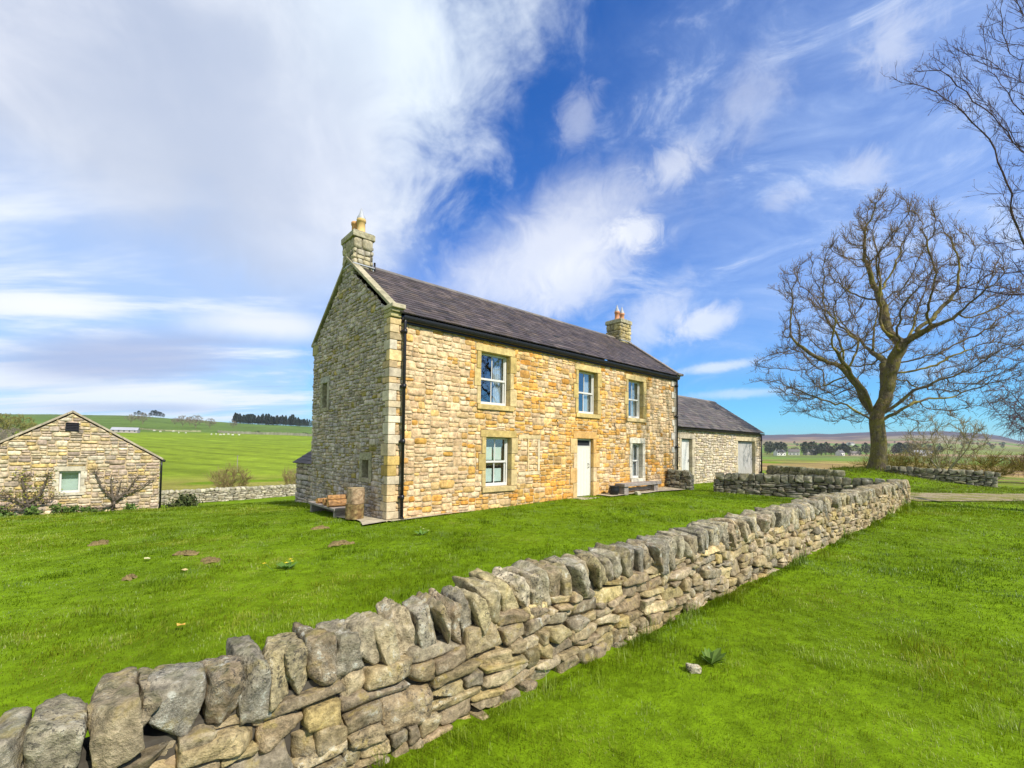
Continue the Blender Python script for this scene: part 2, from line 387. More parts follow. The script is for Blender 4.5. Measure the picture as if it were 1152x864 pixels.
def face_stones(mb, quads, cols, org, dU, dN, rng, depth=.05, joint=.009, rough=.008, res=5, vary=.02, wav=.012):
    """quads (N,4,2): corners bl, br, tr, tl in (u, z); a bulging stone face for each"""
    q = np.array(quads, float); n = len(q)
    q = q + (vnoise(q[..., 0] * 2.3 + 11, q[..., 1] * 3.1)[..., None] - .5) * np.array([.6, 1.]) * wav * 2 + 0
    res = 6; g = np.array([-1, -.93, -.4, .4, .93, 1.]); s, t_ = np.meshgrid(g, g, indexing="xy"); s = s.ravel(); t_ = t_.ravel()
    mx = np.maximum(np.abs(s), np.abs(t_)); nm = (np.abs(s) ** 5 + np.abs(t_) ** 5) ** .2 + 1e-9
    sr = np.where(mx > 0, s * mx / nm, 0); tr_ = np.where(mx > 0, t_ * mx / nm, 0)
    q = q + rng.normal(0, .35, q.shape) * np.minimum(.026, .17 * (q[:, 2:3, 1:] - q[:, 0:1, 1:]))
    ctr = q.mean(1, keepdims=True); sz = np.stack([q[:, 1, 0] - q[:, 0, 0], q[:, 3, 1] - q[:, 0, 1]], -1)
    sh = np.clip(1 - 2 * joint / np.maximum(sz, .02), .3, 1)[:, None, :]
    q = ctr + (q - ctr) * sh
    bl, br, tr2, tl = [q[:, i][:, None, :] for i in range(4)]
    a = (sr[None, :, None] + 1) / 2; b = (tr_[None, :, None] + 1) / 2
    p = bl * (1 - a) * (1 - b) + br * a * (1 - b) + tr2 * a * b + tl * (1 - a) * b
    prot = rng.uniform(0, vary, n)[:, None]; tx = rng.normal(0, .006, n)[:, None]; ty = rng.normal(0, .006, n)[:, None]
    edge = mx > .999
    prof = depth * (1 - .30 * mx[None] ** 6) + prot + tx * s[None] + ty * t_[None] + rough * rng.normal(0, 1, (n, len(s)))
    prof = np.where(edge[None], -.004, prof)
    # pull the outermost inner ring outwards so that sides are steep
    P3 = np.asarray(org) + p[..., :1] * np.asarray(dU) + p[..., 1:] * Z3 + prof[..., None] * np.asarray(dN)
    i, j = np.meshgrid(np.arange(res - 1), np.arange(res - 1), indexing='xy'); b0 = (j * res + i).ravel()
    fq = np.stack([b0, b0 + 1, b0 + res + 1, b0 + res], -1)
    if np.dot(np.cross(np.asarray(dU), Z3), np.asarray(dN)) < 0: fq = fq[:, ::-1]
    f = (fq[None] + (np.arange(n) * len(s))[:, None, None]).reshape(-1, 4)
    mb.add(P3.reshape(-1, 3), f, np.repeat(cols, len(s), 0))

def rects_to_quads(rects, lo=None, hi=None):
    """clip rectangles by sloping limits lo(z) <= u <= hi(z)"""
    out = []
    for a, b, c, d in rects:
        a0 = a1 = a; b0 = b1 = b
        if lo: a0, a1 = max(a, lo(c)), max(a, lo(d))
        if hi: b0, b1 = min(b, hi(c)), min(b, hi(d))
        if b0 - a0 < .04: continue
        if b1 - a1 < .02: m = (a1 + b1) / 2; a1, b1 = m - .01, m + .01
        out.append([(a0, c), (b0, c), (b1, d), (a1, d)])
    return out

def backing(mb, u0, u1, z0, z1, holes, org, dU, dN, off, c=(1, 1, 1), top=None):
    us = sorted({u0, u1, *[h[0] for h in holes], *[h[1] for h in holes]}); zs = sorted({z0, z1, *[h[2] for h in holes], *[h[3] for h in holes]})
    us = [u for u in us if u0 <= u <= u1]; zs = [z for z in zs if z0 <= z <= z1]
    P = lambda u, z: np.asarray(org) + u * np.asarray(dU) + z * Z3 + off * np.asarray(dN)
    for a, b in zip(us[:-1], us[1:]):
        for c_, d in zip(zs[:-1], zs[1:]):
            mu, mz = (a + b) / 2, (c_ + d) / 2
            if any(h[0] < mu < h[1] and h[2] < mz < h[3] for h in holes): continue
            mb.quad(P(a, c_), P(b, c_), P(b, d), P(a, d), c)

def rocks(mb, ctr, size, axU, axV, cols, rng, k=5, jit=.16, n_exp=7., disp=.012, cuts=3, tiltu=None, ground_tilt=0.):
    """irregular rounded blocks; ctr (N,3) world, size (N,3) along axU, axV, Z"""
    n = len(ctr); g = np.linspace(-1, 1, k + 1)
    vs = {}; V = []; Fq = []
    def vid(p):
        key = tuple(np.round(p, 5))
        if key not in vs: vs[key] = len(V); V.append(p)
        return vs[key]
    for ax in range(3):
        for sg in (-1, 1):
            for i in range(k):
                for j in range(k):
                    cs = []
                    for (a, b) in ((i, j), (i + 1, j), (i + 1, j + 1), (i, j + 1)):
                        p = [0, 0, 0]; p[ax] = sg; p[(ax + 1) % 3] = g[a]; p[(ax + 2) % 3] = g[b]; cs.append(vid(tuple(p)))
                    Fq.append(cs if sg > 0 else cs[::-1])
    V = np.array(V); Fq = np.array(Fq); m = len(V)
    ex = n_exp * rng.uniform(.7, 1.5, n)[:, None]
    rr = (np.abs(V)[None] ** ex[..., None]).sum(-1) ** (1 / ex)
    q = V[None] / rr[..., None]
    cj = rng.normal(0, jit, (n, 2, 2, 2, 3)); a = (q + 1) / 2
    off = 0
    for i in (0, 1):
        for j in (0, 1):
            for l in (0, 1):
                w = (a[..., 0] if i else 1 - a[..., 0]) * (a[..., 1] if j else 1 - a[..., 1]) * (a[..., 2] if l else 1 - a[..., 2])
                off = off + w[..., None] * cj[:, i, j, l][:, None, :]
    q = q + off
    for _ in range(cuts):
        nv = rng.normal(0, 1, (n, 3)); nv /= np.linalg.norm(nv, axis=1, keepdims=True); dd = rng.uniform(.80, 1.25, n)[:, None]
        e = np.maximum(0, (q * nv[:, None]).sum(-1) - dd); q = q - e[..., None] * nv[:, None] * .9
    loc = q * np.asarray(size)[:, None] / 2
    dirn = q / (np.linalg.norm(q, axis=-1, keepdims=True) + 1e-9); dsp = 0
    for f_ in (12., 26., 48., 80., 120.):
        kv = rng.normal(0, f_, (n, 1, 3)); dsp = dsp + np.sin((loc * kv).sum(-1) + rng.uniform(0, 6.3, (n, 1))) * (12. / f_) ** .5
    loc = loc + dirn * (dsp * disp)[..., None]
    if tiltu is not None:
        ct, st = np.cos(tiltu)[:, None], np.sin(tiltu)[:, None]
        x, z = loc[..., 0].copy(), loc[..., 2].copy(); loc[..., 0] = ct * x + st * z; loc[..., 2] = -st * x + ct * z
    P3 = np.asarray(ctr)[:, None] + loc[..., :1] * np.asarray(axU) + loc[..., 1:2] * np.asarray(axV) + loc[..., 2:] * Z3
    if np.dot(np.cross(axU, axV), Z3) < 0: Fq = Fq[:, ::-1]
    f = (Fq[None] + (np.arange(n) * m)[:, None, None]).reshape(-1, 4)
    cc = np.repeat(cols, m, 0)
    mb.add(P3.reshape(-1, 3), f, cc)

# ------------------------------------------------------------------ dry-stone wall
PAL_DRY = [(0.337, 0.258, 0.144), (0.374, 0.287, 0.151), (0.31, 0.241, 0.148), (0.401, 0.308, 0.158), (0.337, 0.245, 0.137), (0.264, 0.22, 0.148), (0.392, 0.291, 0.115), (0.438, 0.349, 0.209), (0.355, 0.275, 0.173), (0.365, 0.287, 0.13)]
PAL_COPE = [(0.302, 0.256, 0.17), (0.336, 0.288, 0.192), (0.26, 0.228, 0.17), (0.353, 0.28, 0.17), (0.319, 0.24, 0.148), (0.386, 0.312, 0.163), (0.235, 0.204, 0.148), (0.37, 0.32, 0.222)]
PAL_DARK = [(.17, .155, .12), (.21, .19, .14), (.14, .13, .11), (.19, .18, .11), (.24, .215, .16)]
def dry_wall(root, P0, P1, ztop0, ztop1, thick, rng, side, cope_h=.3, H=.2, cell=.36, pal=PAL_DRY, cpal=PAL_COPE, k=5, cope_w=(.16, .28), lean=-.18, both=True,
             mat='dry_stone', cmat='cope_stone', base_off=-.07, ends=(False, False), copes_as_parts=True, big=.13, cope_k=6, disp=.012, cope_list=None, ztf=None):
    P0 = np.asarray(P0[:2], float); P1 = np.asarray(P1[:2], float); L = np.linalg.norm(P1 - P0); du = (P1 - P0) / L; dv = np.array([-du[1], du[0]])   # dv: left of travel
    U3 = np.array([*du, 0]); V3 = np.array([*dv, 0])
    gx = lambda u: P0[0] + u * du[0]; gy = lambda u: P0[1] + u * du[1]
    us = np.linspace(0, L, 60); gzv = ground_z(gx(us), gy(us)); zb = lambda u: np.interp(u, us, gzv) + base_off
    zt = lambda u: ztop0 + (ztop1 - ztop0) * u / L + .025 * (vnoise(np.asarray(u) * .9 + 5, 0 * np.asarray(u)) - .5) * 2
    if ztf is not None: zt = ztf
    zc = lambda u: zt(u) - cope_h
    mb = MB(); core = MB()
    for sd in ([side, -side] if both else [side]):
        rc = rubble_rects(0, L, 0., 1., H / max(.2, float(np.mean(zc(us) - zb(us)))), cell, rng, big, .38)
        ctr = []; sz = []
        for a, b, c, d in rc:
            um = (a + b) / 2; zb_, zc_ = zb(um), zc(um); hh = zc_ - zb_
            z0, z1 = zb_ + c * hh, zb_ + d * hh
            wv = .03 * (vnoise(um * 1.1 + 3, (z0 + z1) * 1.5) - .5)
            z0 += wv; z1 += wv
            f = (z0 + z1) / 2; rel = (f - zb_) / hh
            dep = .26 * rng.uniform(.8, 1.2)
            face = thick / 2 + .06 * (1 - rel) + rng.normal(0, .016)
            ctr.append([*(P0 + um * du + sd * dv * (face - dep / 2)), (z0 + z1) / 2]); sz.append([(b - a) - .004, dep, (z1 - z0) - .002])
        n = len(ctr)
        rocks(mb, np.array(ctr), np.array(sz), U3, V3, lerp_pal(pal, n, rng, .20), rng, k, .10, 22., disp * .5, 4, rng.normal(0, .06, n))
    for e, uu in zip(ends, (0., L)):                          # squared end
        if not e: continue
        z = zb(uu); ctr = []; sz = []
        while z < zc(uu) - .04:
            h = rng.uniform(.09, .17); h = min(h, zc(uu) - z); ctr.append([*(P0 + (uu + (.1 if uu == 0 else -.1)) * du), z + h / 2]); sz.append([.24, thick + .05, h + .02]); z += h
        if ctr: rocks(mb, np.array(ctr), np.array(sz), U3, V3, lerp_pal(pal, len(ctr), rng, .14), rng, k, .08, 6., .008, 1)
    seg = max(2, int(L / .5)); uu = np.linspace(.03, L - .03, seg)
    for a, b in zip(uu[:-1], uu[1:]):
        za, zb2 = min(zb(a), zb(b)), min(zc(a), zc(b)) + .02
        core.box([*(P0 + a * du - dv * (thick / 2 - .07)), za], U3 * (b - a), V3 * (thick - .14), Z3 * (zb2 - za), (1, 1, 1))
    mb.build('stonework', M[mat], root, True); core.build('wall_core', M['core'], root)
    # upright cope stones
    items = []
    if cope_list: items = cope_list
    else:
        u = .04
        while u < L - .08:
            w = rng.uniform(*cope_w); items.append((u + w / 2, w * .96, cope_h * rng.uniform(.86, 1.12), lean + rng.normal(0, .10))); u += w * rng.uniform(.93, 1.05)
    allc = MB()
    for (uc, w, h, ln) in items:
        solo = copes_as_parts and len([1 for q_ in root.children if q_.name.startswith('cope_stone')]) < 96
        cb = MB() if solo else allc
        z0 = zt(uc) - h - .02
        rocks(cb, np.array([[*(P0 + uc * du + dv * rng.normal(0, .02)), z0 + h / 2]]), np.array([[w + .008, thick + rng.uniform(-.06, .06), h + .03]]), U3, V3, lerp_pal(cpal, 1, rng, .16), rng, cope_k if uc > 3.2 else cope_k + 6, .135, 20., disp * .6, 6, np.array([ln]))
        if solo: cb.build('cope_stone', M[cmat], root, True)
    if allc.v: tag(allc.build('cope_stones', M[cmat], root, True), kind='stuff')

# ================================================================== GROUND
def build_ground():
    rs = np.r_[0.25, np.geomspace(.6, 60, 150), np.geomspace(63, 700, 110), np.geomspace(715, 5200, 90), np.geomspace(5400, 6000, 3)]
    az = np.r_[np.linspace(-62, 62, 420), np.linspace(62, 298, 70)[1:-1]]
    a = np.radians(az); RR, AA = np.meshgrid(rs, a, indexing='ij'); x = RR * np.sin(AA); y = RR * np.cos(AA)
    z = ground_z(x.ravel(), y.ravel()).reshape(x.shape)
    v = np.c_[x.ravel(), y.ravel(), z.ravel()]; na = len(a); nr = len(rs)
    i = np.arange(nr - 1)[:, None] * na; j = np.arange(na)[None]; j2 = (j + 1) % na
    f = np.stack([i + j, i + na + j, i + na + j2, i + j2], -1).reshape(-1, 4)
    v = np.r_[v, [[0, 0, gz(0, 0)]]]
    X, Y = v[:, 0], v[:, 1]; r = np.hypot(X, Y); azd = np.degrees(np.arctan2(X, Y)); U, Vv = UV(X, Y)
    nz = fbm(X / 9., Y / 9., 3); nb = fbm(X / 45., Y / 45., 3); nf = fbm(X / 260., Y / 260., 3)
    def blend(c, new, w): w = np.clip(w, 0, 1)[:, None]; return c * (1 - w) + np.asarray(new) * w
    c = np.tile(np.array([.13, .21, .005]), (len(v), 1))
    left = 1 - smooth(-13, 8, azd)
    # --- left: rough band past the field wall, bright field, darker hill
    fw = smooth(0, 2.5, (Y - 30) - (X + 23.1) * 1.37) * (X < 8) * (r > 24)                # beyond the field wall line
    c = blend(c, (.27, .25, .05), fw * smooth(.40, .52, nz + .1) * left)
    c = blend(c, (.19, .255, .018), fw * left * smooth(56, 84, r + 26 * (nb - .45)))
    c = blend(c, (.185, .255, .018), left * smooth(150, 260, r))
    c = blend(c, (.19, .23, .05), left * smooth(.50, .60, nf) * smooth(80, 140, r) * .45)
    c = blend(c, (.10, .155, .030), left * smooth(408, 416, r))
    c = blend(c, (.11, .185, .035), left * smooth(.47, .53, fbm(azd / 7., r / 160., 2)) * smooth(410, 420, r) * .8)
    c = blend(c, (.10, .13, .05), left * smooth(760, 800, r) * .5)
    # --- right
    right = 1 - left
    out_ = smooth(1.0, 4.0, U - 15.5) * smooth(17, 21, r)
    c = blend(c, (.15, .165, .035), right * out_ * smooth(.38, .5, nz) * .8)
    br = right * smooth(30, 46, r) * (1 - smooth(250, 330, r))
    c = blend(c, (.33, .235, .085), br * smooth(.33, .5, fbm(X / 16., Y / 30., 3)))
    c = blend(c, (.21, .125, .07), br * smooth(.50, .6, fbm(X / 9. + 40, Y / 20., 3)) * .8)
    c = blend(c, (.15, .225, .04), right * smooth(240, 320, r) * (1 - smooth(400, 480, r)))
    c = blend(c, (.14, .18, .05), right * smooth(330, 430, r))
    c = blend(c, (.26, .215, .115), right * smooth(900, 1500, r))
    c = blend(c, (.24, .15, .105), right * smooth(1700, 2300, r) * smooth(45, 33, azd))
    zone = np.zeros((len(v), 4)); zone[:, 3] = 1
    zone[:, 0] = left * smooth(60, 90, r) * (1 - smooth(400, 408, r))
    zone[:, 1] = right * smooth(420, 600, r) * (1 - smooth(1900, 2500, r))
    zone[:, 2] = np.clip(right * (smooth(1300, 2500, r) * .7 + smooth(2600, 2900, r) * 1.), 0, 1)
    c = blend(c, (.062, .050, .055), right * smooth(2620, 2900, r + 600 * (nf - .45)))
    mb = MB(); mb.add(v, f, c)
    mb.f.append(np.array([[len(v) - 1, jj, (jj + 1) % na] for jj in range(na)]))
    g_ = mb.build('ground', M['ground'], None, True); tag(g_, kind='structure')
    at = g_.data.color_attributes.new('zone', 'FLOAT_COLOR', 'POINT'); at.data.foreach_set('color', zone.astype(np.float32).ravel())
    return g_
build_ground()

def sheet(name, mat, pts_u, left_, right_, lift=.02, kind='structure', n=10):
    """a ground-following strip between two polylines of xy"""
    L_, R_ = np.asarray(left_, float), np.asarray(right_, float); mb = MB(); rows = len(L_)
    P = []
    for k in range(rows):
        for q in range(n + 1): P.append(L_[k] * (1 - q / n) + R_[k] * q / n)
    P = np.array(P); z = ground_z(P[:, 0], P[:, 1]) + lift
    i = np.arange(rows - 1)[:, None] * (n + 1); j = np.arange(n)[None]
    mb.add(np.c_[P, z], np.stack([i + j, i + j + 1, i + n + 2 + j, i + n + 1 + j], -1).reshape(-1, 4))
    return tag(mb.build(name, mat, None, True), kind=kind)
tt = np.linspace(0, 1, 60)
cx_ = 13.9 + 34 * tt; cy_ = 16.9 - 1.0 * tt + 1.0 * np.sin(tt * 5)
wd = 1.25 + .5 * (fbm(tt * 9, tt * 0 + 2) - .4)
sheet('gravel_track', M['gravel'], None, np.c_[cx_ - .3, cy_ + wd], np.c_[cx_ + .3, cy_ - wd * .9], .03)

# ================================================================== FARMHOUSE
SLOPE = .72; ZS = 3.28                                        # slate edge height at v = -.15
def roof_z(v): return ZS + (v + .15) * SLOPE
ZR = roof_z(HW / 2)
house = thing('farmhouse', W(HL / 2, HW / 2, -1.75), 'two-storey honey-coloured stone farmhouse with a long slate roof and two chimneys', 'house')
PAL_F = [(0.584, 0.362, 0.126), (0.652, 0.418, 0.154), (0.54, 0.317, 0.097), (0.561, 0.308, 0.069), (0.595, 0.3, 0.051), (0.495, 0.226, 0.04), (0.691, 0.471, 0.206), (0.428, 0.263, 0.097), (0.629, 0.373, 0.102), (0.517, 0.272, 0.069), (0.607, 0.373, 0.154)]
PAL_PALE = [(0.628, 0.455, 0.256), (0.574, 0.389, 0.217), (0.682, 0.511, 0.31), (0.531, 0.36, 0.193), (0.607, 0.416, 0.209)]
PAL_WARM = [(0.624, 0.323, 0.067), (0.579, 0.262, 0.047), (0.647, 0.367, 0.1), (0.535, 0.262, 0.06), (0.647, 0.402, 0.161), (0.613, 0.341, 0.081)]
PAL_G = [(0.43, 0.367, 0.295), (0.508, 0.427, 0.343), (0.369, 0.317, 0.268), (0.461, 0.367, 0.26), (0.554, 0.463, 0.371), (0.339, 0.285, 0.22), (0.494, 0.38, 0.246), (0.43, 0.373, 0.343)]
WINS = [('W', 2.781, 3.872, 1.255, 2.750), ('W', 7.023, 8.079, 1.255, 2.750), ('W', 10.02, 11.06, 1.255, 2.750), ('A', 2.99, 3.95, -1.097, .318), ('B', 10.294, 11.006, -1.126, .254)]
DOOR = (6.974, 7.85, -1.66, .368)
holes_f = []
dress = MB()       # surrounds are kept per window; quoins are one part
surr = {}
PAL_S = [(.50, .37, .13), (.54, .41, .17), (.47, .34, .12), (.53, .40, .19)]
PAL_SP = [(.56, .50, .38), (.60, .54, .41), (.52, .46, .35)]
rs_ = np.random.default_rng(21)
def surround(u0, u1, z0, z1, pal, lint=.22, sill=.15, jamb=(.17, .30), dep=.28, sill_on=True, proud=.008, ext=.20, extra=None):
    mb = MB(); hs = []
    g = .006
    def blk(a, b, c, d):
        mb.hb(a + g, b - g, -proud + rs_.uniform(-.004, .004), dep, c + g, d - g, lerp_pal(pal, 1, rs_, .05)[0]); hs.append((a, b, c, d))
    blk(u0 - ext, u1 + ext, z1, z1 + lint)
    if sill_on:
        mb.hb(u0 - .14, u1 + .14, -.05, dep, z0 - sill, z0 - .006, lerp_pal(pal, 1, rs_, .04)[0]); hs.append((u0 - .14, u1 + .14, z0 - sill, z0))
    n = max(3, int((z1 - z0) / .42)); zz = np.linspace(z0, z1, n + 1)
    for k in range(n):
        w = jamb[k % 2] * rs_.uniform(.9, 1.1); blk(u0 - w, u0, zz[k], zz[k + 1])
        w = jamb[(k + 1) % 2] * rs_.uniform(.9, 1.1); blk(u1, u1 + w, zz[k], zz[k + 1])
    return mb, hs
pending = []
for kind, a, b, c, d in WINS:
    pal = PAL_S if kind == 'W' else (PAL_SP if kind == 'B' else PAL_S)
    mb, hs = surround(a, b, c, d, pal, jamb=(.15, .25) if kind != 'B' else (.17, .22), lint=.21 if kind != 'B' else .22)
    pending.append((kind, a, b, c, d, mb)); holes_f += hs + [(a, b, c, d)]
dmb, hs = surround(*DOOR[:2], DOOR[2], DOOR[3], [(.60, .36, .13), (.62, .44, .2), (.58, .33, .1), (.62, .46, .27)], lint=.26, jamb=(.2, .34), sill_on=False, ext=.20)
holes_f += hs + [DOOR]
# blocked-up window beside the ground-floor window: dressed frame with stone infill
bmb = MB()
for (a, b, c, d) in [(4.24, 5.20, .30, .43), (4.24, 5.16, -.81, -.70), (4.62, 4.68, -.70, .30), (5.06, 5.16, -.70, .30)]:
    bmb.hb(a + .005, b - .005, -.004, .1, c + .005, d - .005, lerp_pal([(.58, .44, .22), (.60, .50, .32)], 1, rs_, .05)[0]); holes_f.append((a, b, c, d))
# quoins
qmb = MB(); quo_g = []
z = -1.9; k = 0
while z < 3.1:
    h = rs_.uniform(.14, .30); h = min(h, 3.16 - z)
    lf, lg = ((.34, .18) if k % 2 else (.20, .34)); lf *= rs_.uniform(.85, 1.15); lg *= rs_.uniform(.85, 1.15)
    cq = lerp_pal([(.56, .46, .31), (.50, .36, .19), (.56, .38, .12), (.60, .52, .38), (.48, .40, .28)], 1, rs_, .13)[0]
    qmb.hb(-.022, lf - .006, -.022, lg - .006, z + .005, z + h - .005, cq); holes_f.append((-.05, lf, z, z + h)); quo_g.append((lg, z, z + h))
    k += 1; z += h
qm2 = MB(); z = -1.9; k = 0
while z < 3.1:
    h = rs_.uniform(.24, .36); h = min(h, 3.16 - z); lf = (.42, .25)[k % 2] * rs_.uniform(.85, 1.15)
    qm2.hb(HL - lf + .006, HL + .02, -.022, .3, z + .005, z + h - .005, lerp_pal([(.50, .45, .37), (.46, .38, .26), (.55, .5, .4)], 1, rs_, .06)[0]); holes_f.append((HL - lf, HL + .05, z, z + h)); k += 1; z += h

rng = np.random.default_rng(5)
fm = MB()
rc = cut_holes(sneck_rects(0, HL, -1.95, 3.22, rng, .195, .40), holes_f)
# infill of the blocked window gets its own finer stones automatically (holes only remove the frame)
q = rects_to_quads(rc); cen = np.array(q).mean(1); n = len(q)
cols = lerp_pal(PAL_F, n, rng, .10); pale = lerp_pal(PAL_PALE, n, rng, .08); warm = lerp_pal(PAL_WARM, n, rng, .09)
wz = smooth(.35, .62, fbm(cen[:, 0] / 2.6 + 3, cen[:, 1] / 1.4 + 8, 2)) * .75
pw = np.clip(smooth(3.2, .6, cen[:, 0]) * smooth(-1.4, -.2, cen[:, 1]) + smooth(10.6, 12.4, cen[:, 0]) * .9 * smooth(-1.2, -.2, cen[:, 1]), 0, 1) * .85
ww = np.clip(smooth(.2, -1.0, cen[:, 1]) * .42 + wz * .5, 0, .85)
nz1 = fbm(cen[:, 0] / 1.5 + 31, cen[:, 1] / .95 + 5, 3); ww = np.clip(ww * .55 + smooth(.42, .58, nz1) * .55, 0, .88); pw = np.clip(pw + smooth(.46, .32, nz1) * .55, 0, .9)
pick = rng.random(n); cols = np.where((pick < pw)[:, None], pale, np.where((rng.random(n) < ww)[:, None], warm, cols))
face_stones(fm, q, cols, W(0, .02), D3, -N3, rng, .008, .0040, .0025, 5, .008)
wb = MB()
backing(wb, 0, HL, -2.1, 3.24, [(a, b, c, d) for _, a, b, c, d in WINS] + [DOOR], W(0, .025), D3, -N3, 0.)
# gable (left): u' from the back (v=HW) to the front (v=0)
ge0, gslope = 3.22, .70
def gtop(v): return ge0 + gslope * min(v, HW - v) + .05
GH = [(HW - 1.50, HW - 1.16, -.80, -.36), (HW - 4.55, HW - 4.22, 1.30, 2.02)]       # slit windows (u' ranges)
GH[0] = (HW - 1.47, HW - 1.07, -.80, -.34); GH[1] = (HW - 4.62, HW - 4.20, 1.22, 2.0)
gh = [(HW - lg, HW + .05, z0, z1) for lg, z0, z1 in quo_g] + [(a - .17, b + .17, c - .12, d + .2) for a, b, c, d in GH]
lo = lambda z: max(0., (z - ge0 - .03) / gslope); hi = lambda z: HW - max(0., (z - ge0 - .03) / gslope)
rc = cut_holes(sneck_rects(0, HW, -2.15, 5.22, rng, .15, .32), gh)
q = rects_to_quads(rc, lo, hi); n = len(q); cen = np.array(q).mean(1)
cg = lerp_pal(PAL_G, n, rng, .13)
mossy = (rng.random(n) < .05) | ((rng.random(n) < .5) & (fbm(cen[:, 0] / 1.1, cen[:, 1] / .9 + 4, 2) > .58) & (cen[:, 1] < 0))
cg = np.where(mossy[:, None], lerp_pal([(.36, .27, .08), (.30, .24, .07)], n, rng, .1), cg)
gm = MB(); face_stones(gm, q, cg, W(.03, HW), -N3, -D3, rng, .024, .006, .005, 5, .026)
P = lambda up, z, off=.03: W(off, HW - up, z)
backing(wb, 0, HW, -2.2, ge0, GH, W(.03, HW), -N3, -D3, 0.)
wb.tri(P(0, ge0), P(HW, ge0), P(HW / 2, ge0 + gslope * HW / 2))
# right gable, rear wall (plain backing with stones on the right gable only where it clears the outbuilding)
wb.quad(W(HL - .02, 0, -2.1), W(HL - .02, HW, -2.1), W(HL - .02, HW, ge0), W(HL - .02, 0, ge0)); wb.tri(W(HL - .02, 0, ge0), W(HL - .02, HW, ge0), W(HL - .02, HW / 2, ge0 + gslope * HW / 2))
wb.quad(W(HL - .02, HW, -2.3), W(.03, HW, -2.3), W(.03, HW, ge0), W(HL - .02, HW, ge0))
q = rects_to_quads(rubble_rects(0, HW, -2.0, 5.2, .34, .55, rng), lo, hi)
face_stones(gm, q, lerp_pal(PAL_G, len(q), rng, .1), W(HL - .03, 0), N3, D3, rng, .045)
q = rects_to_quads(rubble_rects(0, HL, -2.3, 3.2, .36, .6, rng))
face_stones(gm, q, lerp_pal(PAL_G, len(q), rng, .1), W(HL, HW - .03), -D3, N3, rng, .045)
for n_ in (1,):
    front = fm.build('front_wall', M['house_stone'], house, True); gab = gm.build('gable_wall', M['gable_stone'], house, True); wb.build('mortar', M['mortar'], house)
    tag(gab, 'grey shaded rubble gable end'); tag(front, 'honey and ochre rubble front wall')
bev = lambda o, w=.012: (lambda md: (setattr(md, 'width', w), setattr(md, 'segments', 2), setattr(md, 'limit_method', 'ANGLE')))(o.modifiers.new('bevel', 'BEVEL'))
o = qmb.build('quoins', M['dressed'], house); bev(o); bev(qm2.build('quoins', M['dressed'], house))
o = bmb.build('blocked_window', M['dressed'], house); bev(o, .008)

def sash(mb, u0, u1, z0, z1, v, bars=1):
    fw_ = .055
    mb.hb(u0, u0 + fw_, v, v + .09, z0, z1); mb.hb(u1 - fw_, u1, v, v + .09, z0, z1)
    mb.hb(u0 + fw_, u1 - fw_, v, v + .09, z1 - fw_, z1); mb.hb(u0 + fw_, u1 - fw_, v - .025, v + .09, z0, z0 + .085)
    zm = (z0 + z1) / 2
    a, b = u0 + fw_, u1 - fw_
    mb.hb(a, b, v + .015, v + .075, zm - .03, zm + .03)
    for (c, d, dv) in ((zm + .03, z1 - fw_, .02), (z0 + .085, zm - .03, .05)):
        mb.hb(a, a + .04, v + dv, v + dv + .03, c, d); mb.hb(b - .04, b, v + dv, v + dv + .03, c, d)
        mb.hb((a + b) / 2 - .014, (a + b) / 2 + .014, v + dv, v + dv + .03, c, d)
for kind, a, b, c, d, smb in pending:
    f_ = MB(); sash(f_, a, b, c, d, .18)
    wn = f_.build('window', M['white_paint'], house); bev(wn, .006)
    sr = smb.build('surround', M['dressed'], wn); bev(sr, .010)
    p_ = MB(); zm = (c + d) / 2
    p_.quad(W(a + .05, .215, zm), W(b - .05, .215, zm), W(b - .05, .215, d - .05), W(a + .05, .215, d - .05)); p_.quad(W(a + .05, .245, c + .08), W(b - .05, .245, c + .08), W(b - .05, .245, zm), W(a + .05, .245, zm))
    p_.build('pane', M['glass'], wn)
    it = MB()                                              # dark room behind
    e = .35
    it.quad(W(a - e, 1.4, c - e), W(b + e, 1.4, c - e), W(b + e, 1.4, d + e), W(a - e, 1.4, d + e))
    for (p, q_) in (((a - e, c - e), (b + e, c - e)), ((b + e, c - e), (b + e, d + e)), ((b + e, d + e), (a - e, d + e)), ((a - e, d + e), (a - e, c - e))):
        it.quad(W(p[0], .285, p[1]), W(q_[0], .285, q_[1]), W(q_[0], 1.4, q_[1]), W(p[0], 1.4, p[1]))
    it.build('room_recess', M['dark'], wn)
    cu = MB()
    def drape(x0, x1, z0, z1, v0, folds=5, amp=.03):
        n_ = folds * 6; xs = np.linspace(x0, x1, n_ + 1); vv = v0 + amp * np.sin(np.linspace(0, folds * 2 * math.pi, n_ + 1))
        V_ = np.array([W(x, v, z) for z in (z0, z1) for x, v in zip(xs, vv)]); i_ = np.arange(n_)
        cu.add(V_, np.stack([i_, i_ + 1, i_ + n_ + 2, i_ + n_ + 1], -1))
    if kind == 'A':
        for (x0, x1) in ((a + .07, (a + b) / 2 - .03), ((a + b) / 2 + .03, b - .15)):
            for (z0, z1) in ((c + .12, zm - .20), (zm + .05, d - .28)): cu = MB(); cu.hb(x0, x1, .300, .320, z0, z1); cu.build('shutter', M['blind'], wn)
    else:
        wq = (b - a) * (.34 if kind == 'W' else .30)
        drape(b - wq, b + .05, c - .05, d + .05, .36); drape(a - .05, a + wq * .35, c - .05, d + .05, .36, 3)
        cu.build('curtain', M['curtain'], wn, True)
